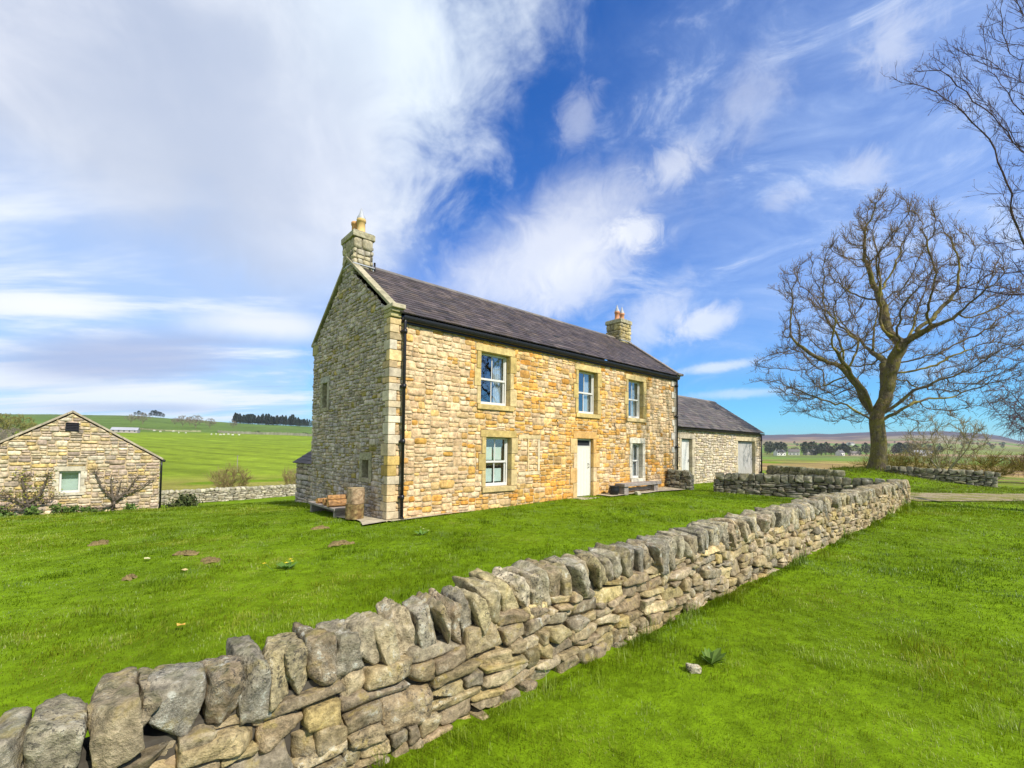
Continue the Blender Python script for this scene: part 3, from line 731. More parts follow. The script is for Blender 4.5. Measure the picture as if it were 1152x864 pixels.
# front door
dm = MB(); a, b, c, d = DOOR; v0 = .14
for k in range(5):
    w = (b - a - .08) / 5; dm.hb(a + .04 + k * w + .003, a + .04 + (k + 1) * w - .003, v0, v0 + .05, c + .03, d - .28)
dm.hb(a + .04, b - .04, v0 + .012, v0 + .06, c + .03, d - .28)
door = dm.build('door', M['door_paint'], house)
f_ = MB(); f_.hb(a, a + .045, v0 - .01, v0 + .08, c, d); f_.hb(b - .045, b, v0 - .01, v0 + .08, c, d); f_.hb(a + .045, b - .045, v0 - .01, v0 + .08, d - .05, d); f_.hb(a + .045, b - .045, v0 - .01, v0 + .08, d - .28, d - .245)
bev(f_.build('frame', M['white_paint'], door), .006)
l_ = MB(); l_.hb(a + .045, b - .045, v0 + .02, v0 + .05, d - .245, d - .05); l_.build('transom', M['dark'], door)
h_ = MB(); h_.tube([W(b - .14, v0 + .005, -.66), W(b - .14, v0 - .05, -.64), W(b - .14, v0 - .05, -.52), W(b - .14, v0 + .005, -.50)], .014, 8); 
h_.build('handle', M['iron'], door, True)
bev(dmb.build('surround', M['dressed'], door), .012)
st = MB(); st.hb(a - .25, b + .25, -.45, .12, -1.86, -1.655); bev(st.build('doorstep', M['paving'], door), .02)
# slit windows in the gable
for (a, b, c, d) in GH:
    s_ = MB(); g0 = lambda u_, off, z: W(off, HW - u_, z)
    def gb(a_, b_, c_, d_, o0=-.02, o1=.25, cl=None):
        s_.box(W(o0, HW - b_, c_), N3 * (b_ - a_), D3 * (o1 - o0), Z3 * (d_ - c_), lerp_pal([(.32, .30, .25), (.36, .31, .2), (.3, .27, .17)], 1, rs_, .08)[0] if cl is None else cl)
    gb(a - .17, b + .17, d, d + .2); gb(a - .17, b + .17, c - .12, c); gb(a - .17, a, c, d); gb(b, b + .17, c, d)
    sl = s_.build('slit_window', M['gable_stone'], house); bev(sl, .012)
    i_ = MB(); i_.box(W(.2, HW - b - .05, c - .05), N3 * (b - a + .1), D3 * .03, Z3 * (d - c + .1)); i_.build('boarding', M['timber'] if c > 0 else M['dark'], sl)
# roof slates
def slates(mb, org, dU, dS, nrm, length, slen, ch, wd_, pal, rng, th=.011, jit=.006):
    nrow = int(math.ceil(slen / ch)); dU, dS, nrm, org = [np.asarray(q_, float) for q_ in (dU, dS, nrm, org)]
    vs = []; cs = []
    for r_ in range(nrow):
        s0 = r_ * ch; s1 = min(s0 + ch * 1.9, slen + .02); off = (r_ % 2) * wd_ / 2; u = -off
        cw = ch
        while u < length:
            w = wd_ * rng.uniform(.8, 1.2); a_, b_ = max(0, u) + .002, min(length, u + w) - .002
            if b_ - a_ > .02:
                j_ = rng.normal(0, jit); lift = rng.uniform(0, .006)
                p = lambda uu, ss, hh: org + uu * dU + ss * dS + hh * nrm
                t0 = th * 2.0 + lift; b0 = .004
                vs += [p(a_, s0 + j_, .0), p(b_, s0 + j_, .0), p(b_, s0 + j_, t0), p(a_, s0 + j_, t0), p(a_, s1, b0), p(b_, s1, b0)]
                cs += [lerp_pal(pal, 1, rng, .23)[0]] * 6
            u += w
    vs = np.array(vs); n_ = len(vs) // 6; b_ = (np.arange(n_) * 6)[:, None]
    flip = np.dot(np.cross(dU, dS), nrm) < 0
    for fq in ((0, 1, 2, 3), (3, 2, 5, 4)):
        fa = b_ + np.array(fq); 
        if flip: fa = fa[:, ::-1]
        if fq == (0, 1, 2, 3): mb.add(vs, fa, np.array(cs)); first = mb.n - len(vs)
        else: mb.f.append(fa + first)
    for fq in ((0, 3, 4), (1, 5, 2)):
        mb.f.append(b_ + np.array(fq) + first)
PAL_SL = [(0.061, 0.045, 0.046), (0.072, 0.053, 0.052), (0.054, 0.041, 0.041), (0.083, 0.062, 0.057), (0.068, 0.049, 0.042), (0.094, 0.071, 0.062), (0.061, 0.05, 0.049), (0.086, 0.062, 0.046)]
def gable_roof(root, u0, u1, vf, vb, zf, slope, name, rng, pal=PAL_SL, ch=.19, wd_=.26, over=0., rake_cap=None):
    """roof over u0..u1 with front eave at v=vf height zf and ridge half way to vb"""
    vm = (vf + vb) / 2; rise = (vm - vf) * slope; sl = math.hypot(vm - vf, rise)
    dS = (N3 * (vm - vf) + Z3 * rise) / sl; nr = np.cross(D3, dS); nr = nr if nr[2] > 0 else -nr
    mb = MB(); slates(mb, W(u0, vf, zf), D3, dS, nr, u1 - u0, sl, ch, wd_, pal, rng)
    dS2 = (-N3 * (vm - vf) + Z3 * rise) / sl; nr2 = np.cross(D3, dS2); nr2 = nr2 if nr2[2] > 0 else -nr2
    slates(mb, W(u0, vb, zf), D3, dS2, nr2, u1 - u0, sl, ch * 1.6, wd_ * 1.6, pal, rng)
    # boarding below
    mb.quad(W(u0, vf, zf) - nr * .015, W(u1, vf, zf) - nr * .015, W(u1, vm, zf + rise) - nr * .015, W(u0, vm, zf + rise) - nr * .015, (.03, .03, .03))
    mb.quad(W(u0, vb, zf) - nr2 * .015, W(u1, vb, zf) - nr2 * .015, W(u1, vm, zf + rise) - nr2 * .015, W(u0, vm, zf + rise) - nr2 * .015, (.03, .03, .03))
    ro = mb.build(name, M['slate'], root)
    rd = MB(); u = u0
    while u < u1 - .05:
        l = min(.45, u1 - u); cl = lerp_pal([(.16, .14, .125), (.20, .17, .14), (.14, .125, .12)], 1, rng, .08)[0]
        for sgn, d_ in ((-1, N3), (1, N3)):
            o0 = W(u + .004, vm, zf + rise + .055); 
            rd.add([o0, o0 + D3 * (l - .008), o0 + D3 * (l - .008) + sgn * N3 * .13 - Z3 * .13 * slope, o0 + sgn * N3 * .13 - Z3 * .13 * slope,
                    o0 - Z3 * .03, o0 + D3 * (l - .008) - Z3 * .03, o0 + D3 * (l - .008) + sgn * N3 * .13 - Z3 * (.13 * slope + .03), o0 + sgn * N3 * .13 - Z3 * (.13 * slope + .03)],
                   [(0, 1, 2, 3), (4, 5, 6, 7), (2, 3, 7, 6), (0, 3, 7, 4), (1, 2, 6, 5)], cl)
        u += l
    rd.build('ridge_tiles', M['slate'], ro)
    return ro, vm, zf + rise
rng = np.random.default_rng(11)
roof, VM, ZRG = gable_roof(house, .17, HL - .16, -.15, HW + .15, ZS, SLOPE, 'roof', rng)
# gable coping (left) with kneelers, coping at right end
def coping(root, u0, u1, mat, vfrom=-.12, lift=.10, pal=((.34, .30, .19), (.38, .33, .22), (.30, .27, .17))):
    mb = MB()
    for sgn in (0, 1):
        v = vfrom
        while v < HW / 2 - .02:
            v2 = min(v + .78, HW / 2); z0, z1 = roof_z(v), roof_z(v2); g = .004
            pts = []
            for (uu) in (u0, u1):
                for (vv, zz) in ((v + g, z0), (v2 - g, z1)):
                    vq = vv if sgn == 0 else HW - vv
                    pts += [W(uu, vq, zz + .02), W(uu, vq, zz + .02 + lift)]
            a0, a1, b0, b1, c0, c1, d0, d1 = pts
            mb.add([a0, a1, b0, b1, c0, c1, d0, d1], [(0, 1, 3, 2), (4, 6, 7, 5), (0, 4, 5, 1), (2, 3, 7, 6), (1, 5, 7, 3), (0, 2, 6, 4)], lerp_pal(pal, 1, rs_, .06)[0])
            v = v2
    o_ = mb.build('gable_coping', mat, root); bev(o_, .012); return o_
coping(house, -.05, .17, M['dressed'])
coping(house, HL - .17, HL + .06, M['dressed'], pal=((.20, .17, .15), (.24, .20, .17)))
kb = MB()
kb.hb(-.06, .30, -.20, .30, 3.36, 3.47, (.46, .40, .27)); kb.hb(-.04, .27, -.13, .30, 3.28, 3.36, (.34, .30, .16)); kb.hb(-.03, .25, -.07, .34, 3.17, 3.28, (.42, .36, .17))
bev(kb.build('kneeler_stone', M['dressed'], house), .02)
kb = MB(); kb.hb(HL - .2, HL + .26, -.22, .25, 3.30, 3.40, (.18, .155, .14)); kb.hb(HL - .15, HL + .14, -.12, .25, 3.16, 3.30, (.3, .26, .2))
bev(kb.build('kneeler_stone', M['dressed'], house), .02)
kb = MB(); kb.hb(-.04, .25, HW - .3, HW + .18, 3.34, 3.44, (.36, .33, .25)); kb.hb(-.03, .25, HW - .45, HW + .05, 3.02, 3.34, (.36, .31, .14))
bev(kb.build('kneeler_stone', M['dressed'], house), .02)
# gutter and downpipes
gt = MB()
ang = np.linspace(math.pi, 2 * math.pi, 9); prof = [( -.105 + .07 * math.cos(a_), 3.225 + .125 * math.sin(a_)) for a_ in ang]
def gutter(mb, u0, u1, prof):
    pts = [(v, z) for v, z in prof] + [(v * .999 + (.004 if v < -.105 else -.004), z + .002) for v, z in prof[::-1]]
    V_ = np.array([W(u, v, z) for u in (u0, u1) for v, z in pts]); k_ = len(pts); i_ = np.arange(k_)
    mb.add(V_, np.stack([i_, (i_ + 1) % k_, (i_ + 1) % k_ + k_, i_ + k_], -1)); mb.f.append(np.array([list(range(mb.n - 2 * k_, mb.n - k_))])); mb.f.append(np.array([list(range(mb.n - k_, mb.n))[::-1]]))
gutter(gt, .27, HL - .02, prof); gt.hb(.27, HL - .16, -.06, .02, 3.06, 3.235)
gt.build('gutter', M['iron'], house)
def pipe(root, u, zt_, zb_, v=-.105, vj=-.105):
    mb = MB(); mb.tube([W(u, vj, zt_), W(u, vj, zt_ - .08), W(u, v, zt_ - .2), W(u, v, zb_)], .040, 12)
    for z_ in np.arange(zt_ - .25, zb_ + .1, -1.35): mb.tube([W(u, v, z_), W(u, v, z_ - .11)], .055, 12); mb.hb(u - .075, u + .075, v + .02, 0.02, z_ - .085, z_ - .03)
    mb.tube([W(u, v, zb_ + .04), W(u, v - .06, zb_ - .05), W(u, v - .12, zb_ - .08)], .044, 12)
    return mb.build('drainpipe', M['iron'], root, True)
pipe(house, .33, 3.15, -1.72); pipe(house, HL - .14, 3.15, -1.55)
# iron wall ties
for uu, zz in ((5.92, .86), (9.1, .86)):
    mb = MB(); tq = np.linspace(0, 1, 14)
    pts = [W(uu + .035 * math.sin(t_ * 6.28), -.035, zz - .13 + .26 * t_) for t_ in tq]; mb.tube(pts, .013, 6)
    mb.build('wall_tie', M['iron'], house, True)
# chimneys
def chimney(u0, u1, v0, v1, zb_, zt_, pots, pal, lean=0):
    core = MB(); core.hb(u0 + .03, u1 - .03, v0 + .03, v1 - .03, zb_, zt_ - .1, (.2, .18, .14)); st_ = MB(); rg = np.random.default_rng(int(u0 * 10) + 3)
    for org, dU, dN, ln in ((W(u0, v0 + .03), D3, -N3, u1 - u0), (W(u0 + .03, v1), -N3, -D3, v1 - v0), (W(u1 - .03, v0), N3, D3, v1 - v0), (W(u1, v1 - .03), -D3, N3, u1 - u0)):
        q_ = rects_to_quads(rubble_rects(0, ln, zb_, zt_ - .2, .26, .32, rg, .35, .1)); face_stones(st_, q_, lerp_pal(pal, len(q_), rg, .12), org, dU, dN, rg, .03, .006, .005)
    ch_ = st_.build('chimney', M['gable_stone'], roof, True)
    core.build('mortar', M['mortar_dark'], ch_)
    cp = MB(); cp.hb(u0 - .045, u1 + .045, v0 - .045, v1 + .045, zt_ - .2, zt_ - .03, (.36, .32, .2)); cp.hb(u0 - .02, u1 + .02, v0 - .02, v1 + .02, zt_ - .03, zt_, (.3, .28, .22)); bev(cp.build('chimney_cap', M['gable_stone'], ch_), .015)
    fl = MB(); fl.hb(u0 - .03, u1 + .04, v0 - .04, v1 + .03, zb_ + .30, zb_ + .33, (.3, .3, .3)); fl.hb(u1 + .001, u1 + .03, v0, v1, zb_ - .1, zb_ + .34); fl.build('flashing', M['lead'], ch_)
    for (pu, pv, h, r_, cl, cone) in pots:
        p_ = MB(); b_ = W(pu, pv, zt_); p_.lathe(b_, [(r_ * 1.12, -.02), (r_ * 1.1, .06), (r_ * .95, .09), (r_ * .88, h - .1), (r_ * 1.05, h - .09), (r_ * 1.08, h - .02), (r_ * .98, h), (r_ * .7, h), (r_ * .68, h - .2)], 18, cl)
        po = p_.build('chimney_pot', M['clay'], ch_, True)
        if cone:
            c_ = MB(); c_.lathe(b_, [(r_ * 1.0, h - .01), (r_ * .98, h + .04), (r_ * .5, h + .16), (.018, h + .32), (0, h + .34)], 16); c_.build('cowl', M['lead'], ch_, True)
chimney(.0, .575, 2.38, 3.22, 4.9, 6.20, [(.30, 2.62, .46, .125, (.62, .42, .16), True), (.28, 3.0, .50, .115, (.60, .32, .13), False)], [(.40, .345, .22), (.36, .31, .2), (.32, .28, .2), (.44, .37, .22), (.26, .235, .18)])
chimney(12.93, 13.77, 2.38, 3.22, 4.9, 6.27, [(13.15, 2.75, .42, .12, (.56, .25, .13), True), (13.55, 2.75, .42, .12, (.60, .30, .16), True)], [(.42, .34, .15), (.40, .30, .11), (.34, .28, .16), (.46, .38, .19), (.28, .24, .16)])
# vent pipe by the left chimney
mb = MB(); mb.tube([W(.66, 2.45, 5.05), W(.66, 2.45, 5.42)], .03, 8); mb.build('vent_pipe', M['iron'], roof, True)
# stone paving at the foot of the walls
ng = 24
us_ = np.linspace(-.62, 5.2, 40)
mbp = []
sheet('paved_path', M['paving'], None, np.array([W(-.02, v_)[:2] for v_ in np.linspace(-.15, 3.0, 20)]), np.array([W(-.62 + .1 * math.sin(v_ * 3) + .06 * v_, v_)[:2] for v_ in np.linspace(-.25, 3.0, 20)]), .045)
sheet('paved_path', M['paving'], None, np.array([W(u_, -.03)[:2] for u_ in np.linspace(8.0, 12.7, 30)]), np.array([W(u_, -.55 - .35 * (u_ - 8) / 4.7 - .15 * vnoise(u_ * 1.3, 1.))[:2] for u_ in np.linspace(8.0, 12.7, 30)]), .045)
sheet('paved_path', M['paving'], None, np.array([W(u_, -.03)[:2] for u_ in np.linspace(0.0, 2.6, 16)]), np.array([W(u_, -.24 + .06 * u_)[:2] for u_ in np.linspace(0.0, 2.6, 16)]), .04)
# ================================================================== OUTBUILDING
OU0, OU1, OV0, OV1 = HL, 24.0, .15, 5.75
ob = thing('outbuilding', W((OU0 + OU1) / 2, (OV0 + OV1) / 2, -1.65), 'low single-storey stone outbuilding with slate roof joined to the far end of the house', 'outbuilding')
rng = np.random.default_rng(31)
OD = [(14.47, 15.47, -1.62, .54, 'white'), (20.7, 23.1, -1.62, .55, 'grey')]
fm = MB(); wb = MB(); hs = []
smb = []
for a, b, c, d, kd in OD:
    mb, h_ = surround(a, b, c, d, [(.50, .42, .28), (.54, .44, .26), (.46, .39, .28)], lint=.24, jamb=(.2, .32), sill_on=False, ext=.22)
    for vv in mb.v: vv += N3 * OV0
    smb.append(mb); hs += h_ + [(a, b, c, d)]
rc = cut_holes(sneck_rects(OU0 + .02, OU1, -1.9, 1.0, rng, .17, .36), hs)
q = rects_to_quads(rc); n = len(q); cen = np.array(q).mean(1)
cols = lerp_pal([(.58, .49, .35), (.52, .43, .29), (.62, .53, .38), (.48, .41, .32), (.56, .44, .24), (.50, .40, .3)], n, rng, .1)
face_stones(fm, q, cols, W(0, OV0 + .022), D3, -N3, rng, .022, .007, .004, 5, .012)
backing(wb, OU0 + .02, OU1, -2.1, 1.1, [h_[:4] for h_ in OD], W(0, OV0 + .03), D3, -N3, 0.)
osl = .70; oz = 1.06; ovm = (OV0 + OV1) / 2
lo = lambda z: max(0., (z - 1.0) / osl); hi = lambda z: (OV1 - OV0) - max(0., (z - 1.0) / osl)
q = rects_to_quads(rubble_rects(0, OV1 - OV0, -1.9, 2.9, .38, .6, rng), lo, hi)
face_stones(fm, q, lerp_pal([(.46, .40, .3), (.40, .36, .28), (.5, .42, .28)], len(q), rng, .1), W(OU1 - .03, OV0), N3, D3, rng, .045)
q = rects_to_quads(rubble_rects(0, OU1 - OU0, -1.9, 1.0, .38, .6, rng))
face_stones(fm, q, lerp_pal([(.46, .40, .3), (.40, .36, .28), (.5, .42, .28)], len(q), rng, .1), W(OU1, OV1 - .03), -D3, N3, rng, .045)
g = lambda v, z: W(OU1 - .03, v, z)
wb.quad(g(OV0, -2.1), g(OV1, -2.1), g(OV1, 1.0), g(OV0, 1.0)); wb.tri(g(OV0, 1.0), g(OV1, 1.0), g(ovm, 1.0 + osl * (OV1 - OV0) / 2))
wb.quad(W(OU0, OV1 - .03, -2.1), W(OU1, OV1 - .03, -2.1), W(OU1, OV1 - .03, 1.1), W(OU0, OV1 - .03, 1.1))
fm.build('wall', M['house_stone'], ob, True); wb.build('mortar', M['mortar'], ob)
gable_roof(ob, OU0 + .03, OU1 + .15, OV0 - .17, OV1 + .17, oz, osl, 'roof', rng, [(0.094, 0.078, 0.069), (0.082, 0.072, 0.064), (0.109, 0.092, 0.074), (0.07, 0.062, 0.058), (0.117, 0.101, 0.076), (0.101, 0.078, 0.07)], .24, .32)
for (a, b, c, d, kd), mb in zip(OD, smb):
    dm = MB(); k_ = max(4, int((b - a) / .16)); w = (b - a) / k_
    for i in range(k_): dm.hb(a + i * w + .004, a + (i + 1) * w - .004, OV0 + .16 + rs_.uniform(0, .006), OV0 + .2, c, d - .03)
    do = dm.build('door', M['white_paint'] if kd == 'white' else M['grey_boards'], ob); do['label'] = 'white plank door' if kd == 'white' else 'weathered grey double plank door'
    bev(mb.build('surround', M['dressed'], do), .012)
    hb_ = MB(); hb_.tube([W(b - .12, OV0 + .12, -.55), W(b - .12, OV0 + .12, -.42)], .014, 6); hb_.build('handle', M['iron'], do)
gt = MB(); pr = [(OV0 - .11 + .065 * math.cos(a_), 1.01 + .075 * math.sin(a_)) for a_ in ang]
gutter(gt, OU0 + .05, OU1 + .15, pr); gt.hb(OU0 + .05, OU1, OV0 - .03, OV0 + .03, .93, 1.04); gt.build('gutter', M['iron'], ob)
mb = MB(); mb.tube([W(OU1 - .2, OV0 - .1, .98), W(OU1 - .2, OV0 - .1, -1.6)], .042, 10)
for z_ in (.7, -.5): mb.tube([W(OU1 - .2, OV0 - .1, z_), W(OU1 - .2, OV0 - .1, z_ - .1)], .055, 10)
mb.build('drainpipe', M['iron'], ob, True)

# small outhouse behind the house
oh = thing('outhouse', W(1.6, 7.4, -2.1), 'small grey outhouse with slate roof half hidden behind the house', 'outhouse')
fm = MB(); wb = MB(); a0, a1, b0, b1, zt_ = .38, 2.8, 6.15, 8.4, -.58
for org, dU, dN, ln in ((W(a0, b0), D3, -N3, a1 - a0), (W(a0, b1), -N3, -D3, b1 - b0), (W(a1, b0), N3, D3, b1 - b0), (W(a1, b1), -D3, N3, a1 - a0)):
    q = rects_to_quads(rubble_rects(0, ln, -2.4, zt_, .34, .5, rng)); face_stones(fm, q, lerp_pal(PAL_G, len(q), rng, .1), org, dU, dN, rng, .04)
wb.hb(a0 + .012, a1 - .012, b0 + .012, b1 - .012, -2.4, zt_ - .01)
fm.build('wall', M['gable_stone'], oh, True); wb.build('mortar', M['mortar_dark'], oh)
mb = MB(); S1 = (D3 * 1.21 + Z3 * .8); ln = np.linalg.norm(S1); S1 = S1 / ln
vm = (a0 + a1) / 2
nr = np.cross(S1, N3); nr = nr if nr[2] > 0 else -nr
slates(mb, W(a0 - .14, b0 - .1, zt_ - .05), N3, S1, nr, b1 - b0 + .2, ln * 1.12, .2, .27, PAL_SL, rng)
S2 = (-D3 * 1.21 + Z3 * .8) / ln; nr2 = np.cross(S2, N3); nr2 = nr2 if nr2[2] > 0 else -nr2
slates(mb, W(a1 + .14, b0 - .1, zt_ - .05), N3, S2, nr2, b1 - b0 + .2, ln * 1.12, .2, .27, PAL_SL, rng)
pk = zt_ - .05 + .8 * 1.12
mb.add([W(a0, b0, zt_), W(a1, b0, zt_), W(vm, b0, pk), W(a0, b1, zt_), W(a1, b1, zt_), W(vm, b1, pk)], [(0, 1, 2), (3, 5, 4)], (.2, .19, .16))
mb.build('roof', M['slate'], oh)

# ================================================================== BARN (left)
BV = 15.35; BU1 = -3.36; BU0 = BU1 - 5.66; BE = -.66; BS = .665; BB = -3.0; BAP = BE + BS * (BU1 - BU0) / 2; BD = 12.
barn = thing('barn', W((BU0 + BU1) / 2, BV + BD / 2, -2.8), 'low stone barn with its gable end facing the lawn and trained trees on it', 'barn')
BW = (-6.50, -5.89, -1.97, -1.10); BVt = (-6.36, -6.02, .54, .83)
fm = MB(); wb = MB(); rng = np.random.default_rng(41)
mbw, hs = surround(*BW, [(.52, .46, .34), (.56, .49, .34)], lint=.2, sill=.1, jamb=(.12, .2), ext=.16)
for vv in mbw.v: vv += N3 * BV
lo = lambda z: BU0 + max(0., (z - BE) / BS); hi = lambda z: BU1 - max(0., (z - BE) / BS)
rc = cut_holes(sneck_rects(BU0, BU1, BB, BAP, rng, .20, .46), hs + [BW, BVt])
q = rects_to_quads(rc, lo, hi); n = len(q); cen = np.array(q).mean(1)
cols = lerp_pal([(.54, .45, .30), (.48, .38, .25), (.58, .50, .36), (.38, .29, .22), (.52, .40, .20), (.54, .43, .28), (.32, .26, .20), (.54, .39, .14), (.44, .33, .25)], n, rng, .10)
face_stones(fm, q, cols, W(0, BV + .022), D3, -N3, rng, .022, .009, .005, 5, .016)
backing(wb, BU0, BU1, BB, BE, [BW], W(0, BV + .03), D3, -N3, 0.)
P = lambda u, z: W(u, BV + .03, z); um = (BU0 + BU1) / 2
Pk = [(BU0, BE), (BVt[0], BE), (BVt[1], BE), (BU1, BE)]
wb.tri(P(BU0, BE), P(BU1, BE), P(um, BAP))
for uu, dn in ((BU0 + .03, -D3), (BU1 - .03, D3)):
    q = rects_to_quads(rubble_rects(0, BD, BB, BE, .42, .65, rng))
    face_stones(fm, q, lerp_pal([(.5, .43, .3), (.44, .38, .29), (.52, .42, .26)], len(q), rng, .1), W(uu, BV if dn[0] > 0 else BV + BD), N3 if dn[0] > 0 else -N3, dn, rng, .045)
    wb.quad(W(uu, BV, BB), W(uu, BV + BD, BB), W(uu, BV + BD, BE), W(uu, BV, BE))
wb.quad(W(BU0, BV + BD, BB), W(BU1, BV + BD, BB), W(BU1, BV + BD, BE), W(BU0, BV + BD, BE)); wb.tri(W(BU0, BV + BD, BE), W(BU1, BV + BD, BE), W(um, BV + BD, BAP))
fm.build('wall', M['house_stone'], barn, True); wb.build('mortar', M['mortar'], barn)
mb = MB()
for sg in (-1, 1):
    ue = BU1 + .12 if sg > 0 else BU0 - .12; dS = np.array((-sg * D3 * 1. + Z3 * BS)); ln = np.linalg.norm(dS); dS = dS / ln; nr = np.cross(dS, N3); nr = nr if nr[2] > 0 else -nr
    slen = (abs(ue - um)) * ln
    slates(mb, W(ue, BV + .22, BE - .12 * BS + .07), N3, dS, nr, BD, slen, .24, .3, PAL_SL, rng)
    mb.quad(W(ue, BV + .1, BE - .12 * BS + .05), W(ue, BV + BD, BE - .12 * BS + .05), W(um, BV + BD, BAP + .05), W(um, BV + .1, BAP + .05), (.04, .04, .04))
brf = mb.build('roof', M['slate'], barn)
mb = MB()
for sg in (-1, 1):
    u = 0.; tot = abs(BU1 - um) + .12
    while u < tot - .02:
        l = min(.7, tot - u); ua = (BU1 + .12 - u) if sg > 0 else (BU0 - .12 + u); ub = (ua - l + .006) if sg > 0 else (ua + l - .006)
        za, zb_ = BE + .05 + (u - .12) * BS, BE + .05 + (u + l - .12) * BS
        pts = [W(ua, BV - .05, za), W(ub, BV - .05, zb_), W(ub, BV + .22, zb_), W(ua, BV + .22, za)]
        pts += [p + Z3 * .09 for p in pts]
        mb.add(pts, [(0, 3, 2, 1), (4, 5, 6, 7), (0, 1, 5, 4), (1, 2, 6, 5), (2, 3, 7, 6), (3, 0, 4, 7)] if sg < 0 else [(1, 2, 3, 0), (7, 6, 5, 4), (4, 5, 1, 0), (5, 6, 2, 1), (6, 7, 3, 2), (7, 4, 0, 3)], lerp_pal([(.38, .32, .23), (.33, .28, .20)], 1, rs_, .08)[0])
        u += l
bev(mb.build('gable_coping', M['dressed'], barn), .01)
f_ = MB(); a, b, c, d = BW; v0 = BV + .12
f_.hb(a, a + .06, v0, v0 + .06, c, d); f_.hb(b - .06, b, v0, v0 + .06, c, d); f_.hb(a + .06, b - .06, v0, v0 + .06, d - .06, d); f_.hb(a + .06, b - .06, v0 - .03, v0 + .06, c, c + .09)
wn = f_.build('window', M['white_paint'], barn); bev(mbw.build('surround', M['dressed'], wn), .01)
p_ = MB(); p_.quad(W(a + .05, v0 + .03, c + .08), W(b - .05, v0 + .03, c + .08), W(b - .05, v0 + .03, d - .05), W(a + .05, v0 + .03, d - .05)); p_.build('pane', M['glass'], wn)
it = MB(); it.hb(a - .02, b + .02, v0 + .25, v0 + .27, c - .02, d + .02); it.build('shutter', M['blind'], wn)
a, b, c, d = BVt; vt = MB()
for k in range(4): zq = c + .03 + k * (d - c - .03) / 4; vt.add([W(a, BV - .02, zq), W(b, BV - .02, zq), W(b, BV + .02, zq + .05), W(a, BV + .02, zq + .05), W(a, BV - .02, zq - .012), W(b, BV - .02, zq - .012), W(b, BV + .02, zq + .038), W(a, BV + .02, zq + .038)], [(0, 1, 2, 3), (7, 6, 5, 4), (0, 4, 5, 1), (2, 6, 7, 3)])
for x0, x1 in ((a - .03, a), (b, b + .03)): vt.hb(x0, x1, BV - .03, BV + .03, c - .03, d + .03)
vt.hb(a, b, BV - .03, BV + .03, d, d + .03); vt.hb(a, b, BV - .03, BV + .03, c - .03, c); vt.hb(a, b, BV + .022, BV + .028, c, d)
vt.build('louvre_vent', M['iron'], barn)
mb = MB(); uu = BU1 + .06
mb.tube([W(uu, BV - .05, BE - .05), W(uu, BV - .06, BE - .3), W(uu, BV - .06, -2.86)], .038, 10); 
mb.build('drainpipe', M['iron'], barn, True)
gt = MB(); 
gt.tube([W(BU1 + .15, BV - .05, BE - .05), W(BU1 + .15, BV + BD, BE - .05)], .06, 8); gt.build('gutter', M['iron'], barn, True)

# ================================================================== DRY-STONE WALLS
rng = np.random.default_rng(77)
wl = thing('dry_stone_wall', W(4.6, -7.5, -1.7), 'long low dry-stone garden wall with upright cope stones running across the foreground', 'stone wall')
WU0 = -5.75; Lw = 14.55 - WU0
# cope stones listed along the wall: broad blocks with gaps in the nearest stretch, slimmer leaning ones beyond
items = []; u = .02; near = [(.12, .28), (.0, .0)]
for (uc, w, h, ln) in [(-5.62, .22, .25, .02), (-5.36, .2, .24, .02), (-5.185, .10, .23, -.04), (-5.055, .12, .24, .03), (-4.885, .145, .225, -.04), (-4.79, .05, .13, .2), (-4.675, .165, .235, .05), (-4.525, .115, .22, -.04), (-4.40, .105, .27, -.10), (-4.29, .095, .22, .05), (-4.195, .085, .25, -.14), (-4.085, .105, .23, .03), (-3.96, .13, .25, -.18), (-3.84, .11, .23, -.16), (-3.735, .09, .22, -.14)]:
    items.append((uc - WU0, w * 1.12, h * .9, ln))
u = -3.68 - WU0; r2 = np.random.default_rng(9)
while u < Lw - .1:
    w = r2.uniform(.075, .165) if u < 7 else r2.uniform(.11, .21); items.append((u + w / 2, w * .87, (.232 + .03 * min(1, u / 8)) * r2.uniform(.80, 1.2), -.22 + r2.normal(0, .13))); u += w * r2.uniform(.94, 1.04)
print('copes', len(items))
dry_wall(wl, W(WU0, -7.48), W(14.55, -7.48), -.955, -.85, .34, rng, -1, .225, .185, .30, k=7, big=.12, ends=(False, True), cope_list=items, cope_k=8, ztf=lambda u: np.interp(u, [0, .9, 2.2, 3.6, 6, 20.3], [-1.02, -1.015, -.965, -.925, -.895, -.865]) + .02 * (vnoise(np.asarray(u) * .9 + 5, 0 * np.asarray(u)) - .5) * 2)
w2 = thing('dry_stone_wall', W(13.9, -4.7, -1.7), 'shaded mossy dry-stone wall across the far end of the garden behind the gateway gap', 'stone wall')
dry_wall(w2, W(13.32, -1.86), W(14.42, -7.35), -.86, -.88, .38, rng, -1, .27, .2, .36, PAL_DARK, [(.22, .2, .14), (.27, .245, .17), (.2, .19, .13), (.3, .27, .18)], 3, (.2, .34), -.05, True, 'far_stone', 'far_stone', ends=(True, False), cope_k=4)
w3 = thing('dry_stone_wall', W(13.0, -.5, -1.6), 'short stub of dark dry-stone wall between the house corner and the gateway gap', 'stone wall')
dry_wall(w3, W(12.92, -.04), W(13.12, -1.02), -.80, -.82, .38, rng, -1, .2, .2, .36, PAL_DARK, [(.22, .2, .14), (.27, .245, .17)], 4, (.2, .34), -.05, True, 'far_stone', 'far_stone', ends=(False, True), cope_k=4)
w4 = thing('dry_stone_wall', (23.0, 22.3, -1.6), 'dark dry-stone wall by the track, sloping down from the mound of the big tree', 'stone wall')
